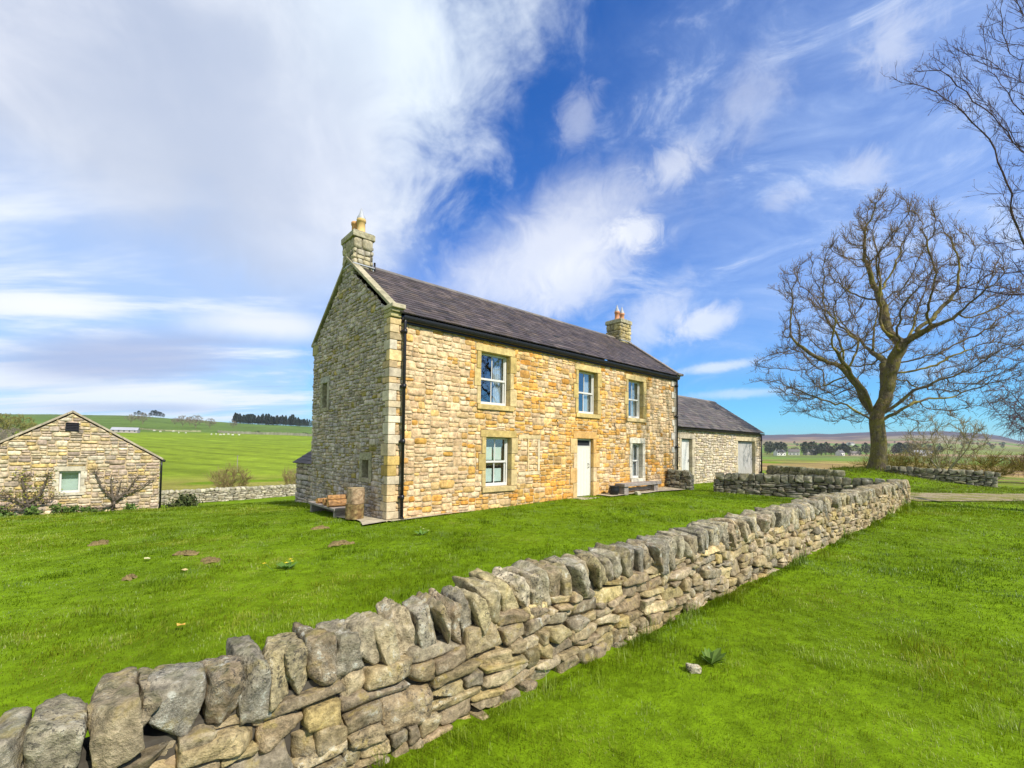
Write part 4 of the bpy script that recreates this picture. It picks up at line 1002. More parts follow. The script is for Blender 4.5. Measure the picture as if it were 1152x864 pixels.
dry_wall(w4, (21.0, 25.25), (24.2, 22.4), -.72, -.93, .40, rng, 1, .24, .2, .4, PAL_DARK, [(.2, .18, .13), (.22, .2, .14), (.16, .15, .1)], 3, (.22, .36), -.02, True, 'far_stone', 'far_stone', ends=(True, True), cope_k=3)
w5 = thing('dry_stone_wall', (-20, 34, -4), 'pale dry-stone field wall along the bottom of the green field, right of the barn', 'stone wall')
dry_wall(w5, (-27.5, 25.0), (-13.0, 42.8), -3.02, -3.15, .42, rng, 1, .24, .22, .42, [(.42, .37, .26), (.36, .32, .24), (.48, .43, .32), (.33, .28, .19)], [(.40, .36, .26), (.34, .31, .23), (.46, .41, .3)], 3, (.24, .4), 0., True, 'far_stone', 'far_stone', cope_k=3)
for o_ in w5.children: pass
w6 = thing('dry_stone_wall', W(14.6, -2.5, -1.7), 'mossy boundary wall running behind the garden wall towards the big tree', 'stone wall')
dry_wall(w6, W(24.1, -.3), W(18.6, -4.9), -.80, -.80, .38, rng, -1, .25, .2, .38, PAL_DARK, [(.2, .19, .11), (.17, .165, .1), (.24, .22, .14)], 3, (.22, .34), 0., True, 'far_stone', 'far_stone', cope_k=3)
# ================================================================== TREES
def colonize(attr, seeds, step, infl, kill, iters, rng, tropism=(0, 0, .0), jit=.11):
    """space colonisation: seeds = [(pos, parent index)]; returns positions and parents"""
    pos = [np.array(p, float) for p, _ in seeds]; par = [q for _, q in seeds]; alive = np.ones(len(attr), bool)
    trop = np.array(tropism); nch = [0] * len(pos)
    best_d = np.full(len(attr), 1e9); best_i = np.zeros(len(attr), int); newf = 0
    for it in range(iters):
        P_ = np.array(pos[newf:])
        for c0 in range(0, len(P_), 256):
            blk = P_[c0:c0 + 256]; d_ = np.linalg.norm(attr[:, None] - blk[None], axis=2); i_ = d_.argmin(1); dm_ = d_[np.arange(len(attr)), i_]
            b_ = dm_ < best_d; best_d[b_] = dm_[b_]; best_i[b_] = i_[b_] + c0 + newf
        alive &= best_d > kill
        act = alive & (best_d < infl)
        if not act.any(): break
        newf = len(pos); idx = np.where(act)[0]; g = {}
        for k_ in idx: g.setdefault(best_i[k_], []).append(k_)
        for ni, ks in g.items():
            if nch[ni] > 3: 
                for k_ in ks: best_d[k_] = 1e9 if False else best_d[k_]
                continue
            v = attr[ks] - pos[ni]; v = (v / np.linalg.norm(v, axis=1, keepdims=True)).sum(0); v = v / (np.linalg.norm(v) + 1e-9) + rng.normal(0, jit, 3) + trop; v /= np.linalg.norm(v) + 1e-9
            pos.append(pos[ni] + v * step); par.append(ni); nch.append(0); nch[ni] += 1
        if len(pos) == newf or len(pos) > 12000: break
    return np.array(pos), np.array(par)

def radii(par, n, tip, expo):
    acc = np.zeros(n); nch = np.bincount(par[par >= 0], minlength=n)
    r = np.zeros(n)
    for i in range(n - 1, -1, -1):
        r[i] = (acc[i] if acc[i] > 0 else tip ** expo)
        if par[i] >= 0: acc[par[i]] += r[i]
    return r ** (1 / expo)

def tubes(mb, p0, p1, r0, r1, k, cols):
    """many short tapered tubes at once"""
    d = p1 - p0; L_ = np.linalg.norm(d, axis=1, keepdims=True) + 1e-9; d = d / L_
    a0 = np.where(np.abs(d[:, 2:]) < .9, np.array([[0, 0, 1.]]), np.array([[1., 0, 0]])); a = np.cross(d, a0); a /= np.linalg.norm(a, axis=1, keepdims=True); b = np.cross(d, a)
    ang = np.arange(k) * 2 * math.pi / k; cs = np.cos(ang)[None, :, None] * a[:, None] + np.sin(ang)[None, :, None] * b[:, None]
    v = np.concatenate([p0[:, None] + cs * r0[:, None, None], p1[:, None] + cs * r1[:, None, None]], 1)
    j = np.arange(k); j2 = (j + 1) % k; fq = np.stack([j, j2, k + j2, k + j], -1)
    f = (fq[None] + (np.arange(len(p0)) * 2 * k)[:, None, None]).reshape(-1, 4)
    mb.add(v.reshape(-1, 3), f, np.repeat(cols, 2 * k, 0))

def grow_tree(root, base, attr, seeds, rng, step=.4, infl=4., kill=.6, tip=.011, expo=2.35, trunk_r=.45, thick=.085, twigs=3, twig_len=(.35, .8), bark=(.15, .125, .085), mossc=(.17, .165, .05), twigc=(.125, .085, .07),
              flare=1.55, iters=90, trop=(0, 0, .03), gravity=0., min_tw=1, buds=None, twig_r=.007, keep=None, limb=0., jit=.11):
    pos, par = colonize(attr, seeds, step, infl, kill, iters, rng, trop, jit)
    n = len(pos); r = radii(par, n, tip, expo); r = tip * (r / tip) ** (math.log(trunk_r / tip) / math.log(max(r[0] / tip, 1.5)))
    r = r * (1 + limb * smooth(.025, .09, r) * (1 - smooth(.6 * trunk_r, .95 * trunk_r, r)))
    h = pos[:, 2] - base[2]
    r = r * (1 + (flare - 1) * np.exp(-h / .55) * (r > trunk_r * .6))
    ids = np.where(par >= 0)[0]; p0 = pos[par[ids]]; p1 = pos[ids]; r1 = r[ids]; r0 = np.minimum(r[par[ids]], r1 * 1.5)
    top = par[ids]; big = r0 > thick
    if big.sum() < 3: big = r0 >= np.sort(r0)[-4]
    c = lambda m, rr: np.clip(np.array(bark)[None] * (1 - smooth(.03, .2, rr)[:, None] * .0) * (1 + rng.normal(0, .1, (len(rr), 1))), .01, .6)
    def colr(rr, z):
        q = fbm(z[:, 0] * 1.3 + z[:, 1], z[:, 2] * .9, 3); mz = (smooth(.30, .52, q) * .9)[:, None] * (smooth(.02, .05, rr) * (1 - smooth(.075, .095, rr)))[:, None]
        cc = np.array(bark)[None] * smooth(.012, .05, rr)[:, None] + np.array(twigc)[None] * (1 - smooth(.012, .05, rr))[:, None]
        return np.clip((cc * (1 - mz) + np.array(mossc)[None] * mz) * (1 + rng.normal(0, .09, (len(rr), 1))), .01, .6)
    # overlap the pieces a little so that joints are closed
    dd = (p1 - p0); dl = np.linalg.norm(dd, axis=1, keepdims=True) + 1e-9
    tr = MB(); cw = MB()
    # thick wood: main chain as one continuous tube (trunk), limbs as tubes
    sel = big; tubes(tr, p0[sel] - dd[sel] / dl[sel] * (r0[sel, None] * .25), p1[sel] + dd[sel] / dl[sel] * (r1[sel, None] * .25), r0[sel], r1[sel], 12, colr(r0[sel], p0[sel]))
    sm = ~big; mid = sm & (r0 > .03); fine = sm & ~mid
    for s_, k in ((mid, 6), (fine, 4)):
        if s_.any(): tubes(cw, p0[s_] - dd[s_] / dl[s_] * (r0[s_, None] * .2), p1[s_], r0[s_], r1[s_], k, colr(r0[s_], p0[s_]))
    # twigs on thin wood
    th = np.where(r[ids] < .045)[0]
    if keep is not None: th = th[keep(p1[th])]
    P_ = []; Q_ = []; RA = []; RB = []
    for rep in range(twigs):
        b0 = p0[th] + dd[th] * rng.random((len(th), 1)); dr = dd[th] / dl[th]
        side = rng.normal(0, 1, (len(th), 3)); side -= (side * dr).sum(1, keepdims=True) * dr; side /= np.linalg.norm(side, axis=1, keepdims=True) + 1e-9
        v = dr * .95 + side * .6 + np.array([0, 0, .32 - gravity]); v /= np.linalg.norm(v, axis=1, keepdims=True); L_ = rng.uniform(*twig_len, (len(th), 1))
        m_ = b0 + v * L_ * .5; v2 = v + rng.normal(0, .25, v.shape) + np.array([0, 0, .3 - gravity * 1.5]); v2 /= np.linalg.norm(v2, axis=1, keepdims=True); e_ = m_ + v2 * L_ * .5
        P_ += [b0, m_]; Q_ += [m_, e_]; RA += [np.full(len(th), twig_r), np.full(len(th), twig_r * .75)]; RB += [np.full(len(th), twig_r * .75), np.full(len(th), twig_r * .5)]
        for q in range(min_tw):
            v3 = v + rng.normal(0, .65, v.shape) + np.array([0, 0, .25 - gravity]); v3 /= np.linalg.norm(v3, axis=1, keepdims=True); s0 = m_ + (e_ - m_) * rng.random((len(th), 1)) * .6
            P_.append(s0); Q_.append(s0 + v3 * L_ * .38); RA.append(np.full(len(th), twig_r * .7)); RB.append(np.full(len(th), twig_r * .5))
    if P_:
        P_ = np.concatenate(P_); Q_ = np.concatenate(Q_); RA = np.concatenate(RA); RB = np.concatenate(RB)
        tubes(cw, P_, Q_, RA, RB, 3, np.clip(np.array(twigc)[None] * (1 + rng.normal(0, .18, (len(P_), 1))), .01, .5))
        if buds is not None:
            s_ = rng.random(len(Q_)) < buds[1]; qs = Q_[s_]; nb = len(qs); bd = rng.normal(0, 1, (nb, 3)) * .3 + np.array([0, 0, .6])
            a = rng.normal(0, 1, (nb, 3)); a /= np.linalg.norm(a, axis=1, keepdims=True); bd /= np.linalg.norm(bd, axis=1, keepdims=True); s2 = np.cross(a, bd); s2 /= np.linalg.norm(s2, axis=1, keepdims=True) + 1e-9
            z_ = buds[2] * rng.uniform(.6, 1.3, (nb, 1))
            V_ = np.stack([qs, qs + bd * z_ + s2 * z_ * .45, qs + bd * z_ * 2, qs + bd * z_ - s2 * z_ * .45], 1).reshape(-1, 3)
            cw.add(V_, (np.arange(nb) * 4)[:, None] + np.arange(4)[None], np.repeat(np.clip(lerp_pal(buds[0], nb, rng, .15), .01, .6), 4, 0))
    # root flare
    tr.build('trunk', M['tree_bark'], root, True); cw.build('crown', M['twig'], root, True)
    return n

rng = np.random.default_rng(12)
# ---- big sycamore
TB = np.array([21.2, 26.0, gz(21.2, 26.0) - .15])
syc = thing('sycamore_tree', TB, 'huge bare spreading tree with mossy yellow-green limbs standing on a grassy mound', 'tree')
def envelope(n, rng, cx, prof, base, shell=.5, squash=1.):
    zs = np.array([p[0] for p in prof]); rl = np.array([p[1] for p in prof]); rr_ = np.array([p[2] for p in prof]); out_ = []
    while len(out_) < n:
        z = rng.uniform(zs[0], zs[-1]); a = rng.uniform(0, 2 * math.pi); rd = math.sqrt(rng.random()) if rng.random() > shell else rng.uniform(.72, 1.0)
        L_, R_ = np.interp(z, zs, rl), np.interp(z, zs, rr_); rmax_ = max(rl.max(), rr_.max())
        if rng.random() > ((L_ + R_) / 2 / rmax_): continue
        w_ = (R_ if math.cos(a) > 0 else L_) * (1 + .18 * math.sin(3 * a + z) + .12 * math.sin(5 * a + z * 2.1)); rr2 = (L_ + R_) / 2 * squash
        out_.append((base[0] + cx + rd * w_ * math.cos(a), base[1] + rd * rr2 * math.sin(a), base[2] + z))
    return np.array(out_)
prof = [(2.6, 2.4, 2.4), (3.4, 5.0, 5.2), (5.2, 5.7, 6.6), (7.5, 5.6, 6.9), (10, 5.3, 6.3), (12.4, 4.2, 5.0), (13.6, 3.0, 4.2), (14.6, 1.6, 3.6), (15.8, .6, 2.6), (16.7, .1, .9)]
attr = envelope(5200, rng, 0., prof, TB, .5); lump = fbm(attr[:, 0] / 2.6 + attr[:, 1] / 5., attr[:, 2] / 2.2 + attr[:, 1] / 3.1, 2); attr = attr[(lump > .33) & (rng.random(len(attr)) < .85)]
seeds = [(TB + np.array([0, 0, z]) + np.array([.05 * math.sin(z), .04 * math.cos(z * 2), 0]), i - 1) for i, z in enumerate(np.arange(0, 3.5, .35))]
ti = len(seeds) - 1
for dx, dy, dz, ln, start in ((-.55, -.1, 1., 3.2, ti), (-.25, .4, 1., 3.6, ti), (.15, -.35, 1.1, 4.2, ti), (.55, .15, 1., 3.8, ti), (-1.2, -.2, .62, 2.4, ti - 1), (1.2, -.15, .7, 2.6, ti - 1), (.5, 1., .6, 2.2, ti - 1), (-.4, -1., .6, 2.2, ti - 1), (.9, -.7, .9, 2.6, ti)):
    dv_ = np.array([dx, dy, dz]); dv_ /= np.linalg.norm(dv_); prev = start; p = seeds[start][0].copy()
    for q in range(int(ln / .38)):
        p = p + dv_ * .38 + rng.normal(0, .035, 3); dv_ = dv_ + rng.normal(0, .05, 3); dv_ /= np.linalg.norm(dv_); seeds.append((p.copy(), prev)); prev = len(seeds) - 1
nn_ = grow_tree(syc, TB, attr, seeds, rng, .30, 3.4, .55, .0115, 2.3, .37, .085, 5, (.26, .66), bark=(.125, .10, .065), mossc=(.26, .215, .045), twigc=(.155, .11, .06), trop=(0, 0, .03), jit=.19, limb=.5, buds=([(.28, .16, .11), (.26, .20, .07), (.2, .12, .09)], .6, .035), twig_r=.0088)
print('sycamore nodes', nn_)

# ---- near tree whose boughs reach in from the right
T2 = np.array([17.9, 11.2, gz(17.9, 11.2) - .15])
t2 = thing('overhanging_tree', T2, 'near bare tree whose dark boughs reach in along the top right edge', 'tree')
rng = np.random.default_rng(15)
prof = [(5.4, 4.2, 3.0), (6.2, 6.3, 5.0), (8.4, 6.7, 6.0), (9.2, 4.6, 6.0), (9.9, 6.2, 6.0), (12, 6.7, 6.2), (14, 6.4, 5.4), (15.6, 5.0, 3.5), (16.6, 1.5, .5)]
attr = envelope(7500, rng, 0., prof, T2, .45, .27); attr = attr[(attr[:, 0] < 16.6) | (rng.random(len(attr)) < .22)]
seeds = [(T2 + np.array([.05 * math.sin(z), 0, z]), i - 1) for i, z in enumerate(np.arange(0, 4.4, .4))]
ti = len(seeds) - 1
for dx, dy, dz, ln, start in ((-1., -.2, .55, 4.2, ti), (-.6, .4, 1., 3.6, ti), (.15, -.35, 1.1, 4.6, ti), (.7, .3, .9, 3.8, ti), (-.5, -.6, 1.2, 5., ti), (-1., .1, .16, 3.4, ti - 1), (-1., -.1, .38, 3.6, ti), (1., -.3, .4, 2.6, ti - 1)):
    dv_ = np.array([dx, dy, dz]); dv_ /= np.linalg.norm(dv_); prev = start; p = seeds[start][0].copy()
    for q in range(int(ln / .4)):
        p = p + dv_ * .4 + rng.normal(0, .06, 3); dv_ = dv_ + rng.normal(0, .09, 3); dv_ /= np.linalg.norm(dv_); seeds.append((p.copy(), prev)); prev = len(seeds) - 1
nn_ = grow_tree(t2, T2, attr, seeds, rng, .30, 3.4, .46, .0062, 2.2, .24, .09, 4, (.22, .5), bark=(.085, .07, .06), mossc=(.13, .125, .04), twigc=(.085, .055, .055), min_tw=2, gravity=.0, twig_r=.0048, buds=([(.14, .07, .07), (.17, .09, .07)], .5, .016), keep=lambda p: p[:, 0] < 15.8)
print('t2', nn_)

# ---- generic small bare trees, built once per kind then copied
def small_tree(name, loc, seed, label, cat, h, w, trunk_h, n, step, cols, tr_r, twig_len=(.2, .5), gravity=0., group=None, twigs=2, stems=1, tip=.008, twig_r=.006, shell=.4, buds=None, infl=None):
    rg = np.random.default_rng(seed); base = np.array([loc[0], loc[1], gz(loc[0], loc[1]) - .06]); root = thing(name, base, label, cat, group)
    pr = [(trunk_h * .8, w * .25, w * .25), (trunk_h + (h - trunk_h) * .25, w * .85, w * .85), (trunk_h + (h - trunk_h) * .5, w, w), (trunk_h + (h - trunk_h) * .8, w * .7, w * .7), (h, w * .12, w * .12)]
    at = envelope(n, rg, 0, pr, base, shell); sd_ = [(base, -1)]
    for s_ in range(stems):
        a_ = rg.uniform(0, 6.28); lean_ = 0 if stems == 1 else rg.uniform(.15, .5); prev = 0; p = base.copy(); m_ = max(2, int(trunk_h / step))
        for q in range(m_): p = p + np.array([math.cos(a_) * lean_, math.sin(a_) * lean_, 1]) * step * .95 + rg.normal(0, step * .06, 3); sd_.append((p.copy(), prev)); prev = len(sd_) - 1
    grow_tree(root, base, at, sd_, rg, step, infl or h * .5, step * 1.5, tip, 2.3, tr_r, tr_r * .55, twigs, twig_len, *cols, 1.25, 60, (0, 0, .02), gravity, 1, buds, twig_r)
    return root
BR = ((.16, .13, .10), (.16, .15, .05), (.14, .10, .085))
PALE = ((.40, .36, .27), (.30, .28, .14), (.27, .23, .13))
OLV = ((.10, .085, .04), (.15, .14, .035), (.19, .155, .035))
RED = ((.09, .065, .045), (.12, .10, .04), (.15, .09, .05))
small_tree('birch_tree', (27.6, 28.6), 51, 'small pale multi-stemmed bare tree just behind the dark wall by the track', 'tree', 4.6, 2.3, .9, 420, .28, PALE, .11, (.25, .6), stems=3, twigs=4, twig_r=.011)
small_tree('willow_tree', (38.5, 31.0), 52, 'drooping fine-twigged bare tree at the right edge beyond the hedge', 'tree', 9.5, 4.2, 2.4, 900, .35, ((.12, .10, .09), (.12, .11, .05), (.15, .10, .10)), .22, (.5, 1.1), gravity=.75, twigs=4, twig_r=.012)
GSH = 'scrubby bare shrubs along the right-hand hedge'
shr = []
for i, (x, y, h, w, cl, lb) in enumerate([(25.2, 30.5, 1.7, 1.5, OLV, 'low olive twiggy shrub between the big tree and the pale small tree'), (30.2, 28.2, 1.8, 1.9, OLV, 'tall yellow-olive willow scrub right of the pale small tree'), (32.8, 27.0, 2.2, 2.0, RED, 'reddish bare shrub above the end of the dark wall'), (34.6, 28.6, 2.2, 2.0, RED, 'large red-brown bare shrub at the right edge'), (29.2, 32.2, 2.0, 2.0, OLV, 'olive twiggy shrub behind the pale small tree'), (33.6, 24.4, 2.2, 1.7, OLV, 'yellow-green scrub beside the open end of the track')]):
    shr.append(small_tree('bare_shrub', (x, y), 60 + i, lb, 'shrub', h, w, .3, 420, .26, cl, .032, (.3, .7), group=GSH, stems=5, twigs=7, twig_r=.010))
small_tree('bare_shrub', (-22.2, 35.5), 70, 'brown leafless shrub standing at the field wall between barn and house', 'shrub', 2.5, 1.5, .7, 260, .2, ((.20, .15, .07), (.2, .17, .06), (.27, .205, .09)), .07, (.35, .85), stems=3, twigs=5, twig_r=.010)
small_tree('bare_shrub', (-20.2, 41.5), 71, 'straw-coloured leafless shrub beside the outhouse', 'shrub', 2.2, 1.1, .6, 220, .2, ((.24, .18, .09), (.2, .17, .06), (.28, .22, .10)), .06, (.35, .8), stems=3, twigs=5, twig_r=.010)

# ---- evergreen bush against the wall right of the barn
def leafy(root_name, loc, label, cat, n, rad, cols, seed, size=.05, group=None, stems=True, lift=0., mat='leaf', base_z=None):
    rg = np.random.default_rng(seed); bz = gz(loc[0], loc[1]) if base_z is None else base_z; base = np.array([loc[0], loc[1], bz])
    rt_ = thing(root_name, base, label, cat, group); rad = np.array(rad)
    cl_ = rg.normal(0, 1, (max(5, n // 60), 3)); cl_ /= np.linalg.norm(cl_, axis=1, keepdims=True); cl_ *= rg.uniform(.3, .85, (len(cl_), 1))
    p = cl_[rg.integers(0, len(cl_), n)] + rg.normal(0, .2, (n, 3)); p[:, 2] = np.abs(p[:, 2] + .2); P_ = base + np.array([0, 0, lift]) + p * rad
    a = rg.normal(0, 1, (n, 3)); a /= np.linalg.norm(a, axis=1, keepdims=True); b = np.cross(a, rg.normal(0, 1, (n, 3))); b /= np.linalg.norm(b, axis=1, keepdims=True); s_ = size * rg.uniform(.6, 1.4, (n, 1))
    V_ = np.stack([P_, P_ + a * s_ * .5 + b * s_ * .3, P_ + a * s_, P_ + a * s_ * .5 - b * s_ * .3], 1).reshape(-1, 3); mb = MB()
    mb.add(V_, (np.arange(n) * 4)[:, None] + np.arange(4)[None], np.repeat(lerp_pal(cols, n, rg, .15), 4, 0)); mb.build('foliage', M[mat], rt_)
    if stems:
        sb = MB(); k = min(24, n // 20 + 4); e = P_[rg.integers(0, n, k)]; s0 = np.tile(base, (k, 1)) + rg.normal(0, .04, (k, 3)) * np.array([1, 1, 0]); s0[:, 2] = bz - .03
        tubes(sb, s0, e, np.full(k, .012), np.full(k, .005), 4, np.tile([.12, .09, .05], (k, 1))); sb.build('stem', M['twig'], rt_)
    return rt_
q = W(BU1 + 1.05, BV + 1.2); leafy('evergreen_bush', (q[0], q[1]), 'dark green bush tucked against the field wall beside the barn corner', 'bush', 1700, (.6, .6, .55), [(.05, .075, .02), (.08, .10, .03), (.10, .11, .035), (.04, .055, .018)], 81, .13)
GB = 'green border plants along the foot of the barn'
for i, (u, n, rd, lb) in enumerate([(-8.6, 260, .42, 'bushy green border plant at the foot of the barn wall, leftmost of the row'), (-7.9, 330, .40, 'leafy clump at the barn foot below the twiggy left climber'), (-7.1, 280, .36, 'green clump at the barn foot just left of the window'), (-6.3, 380, .42, 'taller green clump directly below the barn window'), (-5.6, 240, .34, 'green clump at the barn foot just right of the window'), (-4.3, 200, .28, 'small green clump right of the trained tree trunk')]):
    q = W(u, BV - .35); leafy('border_plant', (q[0], q[1]), lb, 'plant', n, (rd, rd * .7, rd * .8), [(.09, .15, .03), (.13, .18, .04), (.06, .11, .02)], 90 + i, .12, GB)

# ---- wall-trained trees on the barn gable
def trained(name, label, u0, arms, seed, leafc, nleaf):
    rg = np.random.default_rng(seed); b0 = W(u0, BV - .14, -2.84); rt_ = thing(name, b0, label, 'tree'); tb = MB(); cb = MB(); lv = MB(); bk = (.13, .105, .08)
    for ai, pts in enumerate(arms):
        P_ = np.array([W(u, BV - .12 - .03 * (k % 2), z) for k, (u, z) in enumerate(pts)]); tq = np.linspace(0, len(P_) - 1, len(P_) * 5); Pi = np.stack([np.interp(tq, np.arange(len(P_)), P_[:, q]) for q in range(3)], 1); Pi[1:] += rg.normal(0, .016, Pi[1:].shape)
        r_ = np.linspace(.075 if ai == 0 else .052, .045 if ai == 0 else .014, len(Pi)); (tb if ai == 0 else cb).tube(Pi, r_, 7, bk)
        if ai == 0: continue
        for k in range(3, len(Pi)):
            for _ in range(1 if nleaf < 2 else 2):
                v = D3 * rg.normal(0, .6) + Z3 * rg.uniform(.2, 1.) - N3 * rg.uniform(0, .3); v /= np.linalg.norm(v); e = Pi[k] + v * rg.uniform(.12, .34); cb.tube([Pi[k], (Pi[k] + e) / 2 + rg.normal(0, .02, 3), e], [.009, .007, .005], 4, (.16, .125, .07), False)
                for _ in range(nleaf):
                    c_ = e + rg.normal(0, .06, 3); a_ = rg.normal(0, 1, 3); a_ /= np.linalg.norm(a_); b_ = np.cross(a_, rg.normal(0, 1, 3)); b_ /= np.linalg.norm(b_); s_ = rg.uniform(.05, .10)
                    lv.quad(c_, c_ + a_ * s_ * .5 + b_ * s_ * .3, c_ + a_ * s_, c_ + a_ * s_ * .5 - b_ * s_ * .3, lerp_pal(leafc, 1, rg, .2)[0])
    tb.build('trunk', M['bark'], rt_, True); br_ = cb.build('branches', M['bark'], rt_, True); lv.build('foliage', M['leaf'], rt_)
trained('trained_tree', 'bare fan-trained tree with forked limbs on the barn wall right of the window', -4.86, [[(-4.86, -2.84), (-4.85, -2.5), (-4.80, -2.3)], [(-4.82, -2.35), (-5.0, -2.1), (-5.25, -1.75), (-5.42, -1.2), (-5.5, -1.05)], [(-4.8, -2.35), (-4.5, -2.1), (-4.2, -1.95), (-3.9, -1.8), (-3.55, -1.45)], [(-4.8, -2.3), (-4.5, -2.05), (-4.25, -1.65), (-4.05, -1.3)], [(-4.86, -2.55), (-5.3, -2.62), (-5.7, -2.66)], [(-4.8, -2.3), (-4.7, -1.9), (-4.62, -1.5)], [(-4.85, -2.4), (-4.95, -1.9), (-4.95, -1.4)]], 3, [(.28, .26, .06), (.22, .19, .07), (.2, .13, .06)], 1)
trained('trained_tree', 'yellow-green leafing climber trained on the barn wall left of the window', -7.3, [[(-7.3, -2.84), (-7.32, -2.5), (-7.3, -2.3)], [(-7.3, -2.4), (-7.6, -2.15), (-7.95, -2.0), (-8.3, -1.6)], [(-7.3, -2.3), (-7.4, -1.9), (-7.5, -1.4), (-7.3, -1.2)], [(-7.3, -2.3), (-7.0, -2.0), (-6.9, -1.6), (-6.8, -1.2)], [(-7.3, -2.5), (-7.8, -2.5), (-8.3, -2.4), (-8.6, -2.05)], [(-7.3, -2.4), (-6.9, -2.3), (-6.6, -2.1)]], 4, [(.30, .28, .05), (.20, .22, .05), (.34, .27, .07)], 3)

# ================================================================== FAR TREES, HOUSES, FIELD THINGS
def far_bare(loc, seed, h, w, cl, label, group):
    return small_tree('bare_tree', loc, seed, label, 'tree', h, w, h * .22, 260, h * .055, cl, h * .022, (h * .06, h * .13), group=group, twigs=5, tip=h * .003, twig_r=h * .0055, shell=.35, infl=h * .5)
def at_px(px, dpt): v = sky_xy(px); return (v * dpt, dpt)
def sky_xy(px): return (px - 576) / F
def conifer_proto(name, label, group, h=12., seed=1, cols=((.018, .032, .014), (.028, .045, .018), (.035, .05, .02)), broad=False):
    rg = np.random.default_rng(seed); rt_ = thing(name, (0, 0, 0), label, 'tree', group); tb = MB(); tb.tube([(0, 0, -.5), (0, 0, h * .9)], [h * .018, h * .006], 6, (.09, .07, .05)); tb.build('trunk', M['bark'], rt_)
    n = 520; f_ = rg.random(n) ** .8; z = h * (.10 + .9 * f_) if not broad else h * (.22 + .75 * f_); a = rg.uniform(0, 6.28, n)
    rad = (h * .22 * (1 - f_) ** .7 + h * .015) if not broad else h * .30 * np.sqrt(np.clip(1 - (2 * f_ - .9) ** 2, .02, 1))
    rr = rad * np.sqrt(rg.random(n)) * (1 + .3 * np.sin(a * 3 + z)); P_ = np.c_[rr * np.cos(a), rr * np.sin(a), z]; s_ = h * .05 * rg.uniform(.6, 1.5, (n, 1))
    d_ = np.c_[np.cos(a), np.sin(a), rg.normal(-.25 if not broad else .2, .4, n)]; d_ /= np.linalg.norm(d_, axis=1, keepdims=True); b = np.cross(d_, rg.normal(0, 1, (n, 3))); b /= np.linalg.norm(b, axis=1, keepdims=True)
    V_ = np.stack([P_ - d_ * s_ * .4, P_ + b * s_ * .5, P_ + d_ * s_, P_ - b * s_ * .5], 1).reshape(-1, 3)
    cb = MB(); cb.add(V_, (np.arange(n) * 4)[:, None] + np.arange(4)[None], np.repeat(lerp_pal(cols, n, rg, .2), 4, 0)); cb.build('crown', M['leaf'], rt_)
    return rt_
rg = np.random.default_rng(33)
def place(proto, spots, first=[True]):
    for i, (x, y, s_, rz) in enumerate(spots):
        z = gz(x, y) - .2
        k3 = (s_ * rg.uniform(.75, 1.3), s_ * rg.uniform(.75, 1.3), s_ * rg.uniform(.8, 1.1))
        if i == 0: proto.location = (x, y, z); proto.scale = k3; proto.rotation_euler = (0, 0, rz)
        else: dup(proto, (x, y, z), rz, k3)
# conifer wood on the left skyline
sp = []
for k in range(120):
    px = rg.uniform(262, 352); dpt = rg.uniform(690, 760); x, y = at_px(px, dpt); sp.append((x, y, rg.uniform(.85, 1.2) * (1.0 if px < 330 else .8), rg.uniform(0, 6)))
sp.sort(key=lambda q: q[0])
place(conifer_proto('conifer_tree', 'dark conifer in the shelter wood on the left skyline', 'conifers of the skyline wood', 15., 2), sp)
sp = [(*at_px(px, 700), s_, rg.uniform(0, 6)) for px, s_ in ((151, .7), (155, .95), (159, .85), (163, .6), (168, .9), (171, 1.2), (174, 1.3), (177, 1.35), (180, 1.1), (183, .8))]
place(conifer_proto('round_tree', 'small dark tree in the clump on the bare left skyline', 'skyline clump of dark trees', 9., 3, broad=True), sp)
# pale bare trees halfway up the left hill
GP = 'pale bare trees on the left hillside'
tb_ = far_bare(at_px(160, 420), 5, 11, 5.5, ((.24, .2, .14), (.2, .19, .1), (.25, .20, .14)), 'pale bare rounded tree on the left hillside', GP)
for px, dpt, s_ in ((147, 425, .8), (205, 430, 1.0), (220, 420, 1.15), (236, 435, .9), (213, 460, .9), (196, 470, .7), (262, 500, .8)):
    x, y = at_px(px, dpt); dup(tb_, (x, y, gz(x, y)), rg.uniform(0, 6), s_)
GY = 'yellow-green trees behind the barn roof'
ty_ = far_bare(at_px(6, 150), 6, 9.0, 4.6, ((.2, .17, .1), (.2, .19, .08), (.24, .22, .06)), 'yellowish budding tree behind the left slope of the barn roof', GY)
for px, dpt, s_ in ((22, 156, 1.), (-10, 150, 1.1), (34, 170, .7)):
    x, y = at_px(px, dpt); dup(ty_, (x, y, gz(x, y)), rg.uniform(0, 6), s_)
tg_ = far_bare(at_px(14, 118), 7, 5.2, 3.4, ((.26, .23, .18), (.2, .19, .1), (.28, .24, .18)), 'grey-brown bare tree below the yellowish ones left of the barn', 'grey bare trees left of the barn')
for px, dpt, s_ in ((38, 125, .9), (52, 128, .8), (-6, 120, 1.)):
    x, y = at_px(px, dpt); dup(tg_, (x, y, gz(x, y)), rg.uniform(0, 6), s_)
# hedge bushes along the far field wall
for i, (px, lb) in enumerate(((247, 'dark bush on the far field wall below the skyline wood'), (291, 'dark hedge bush below the middle of the conifer wood'), (322, 'dark hedge bush below the right end of the conifer wood'), (343, 'dark hedge bush nearest the house gable'))):
    x, y = at_px(px, 352 * 1.0); leafy('hedge_bush', (x, y), lb, 'bush', 260, (2.6, 2.0, 1.7), [(.05, .07, .025), (.07, .09, .03)], 120 + i, 1.0, 'bushes along the far field wall')
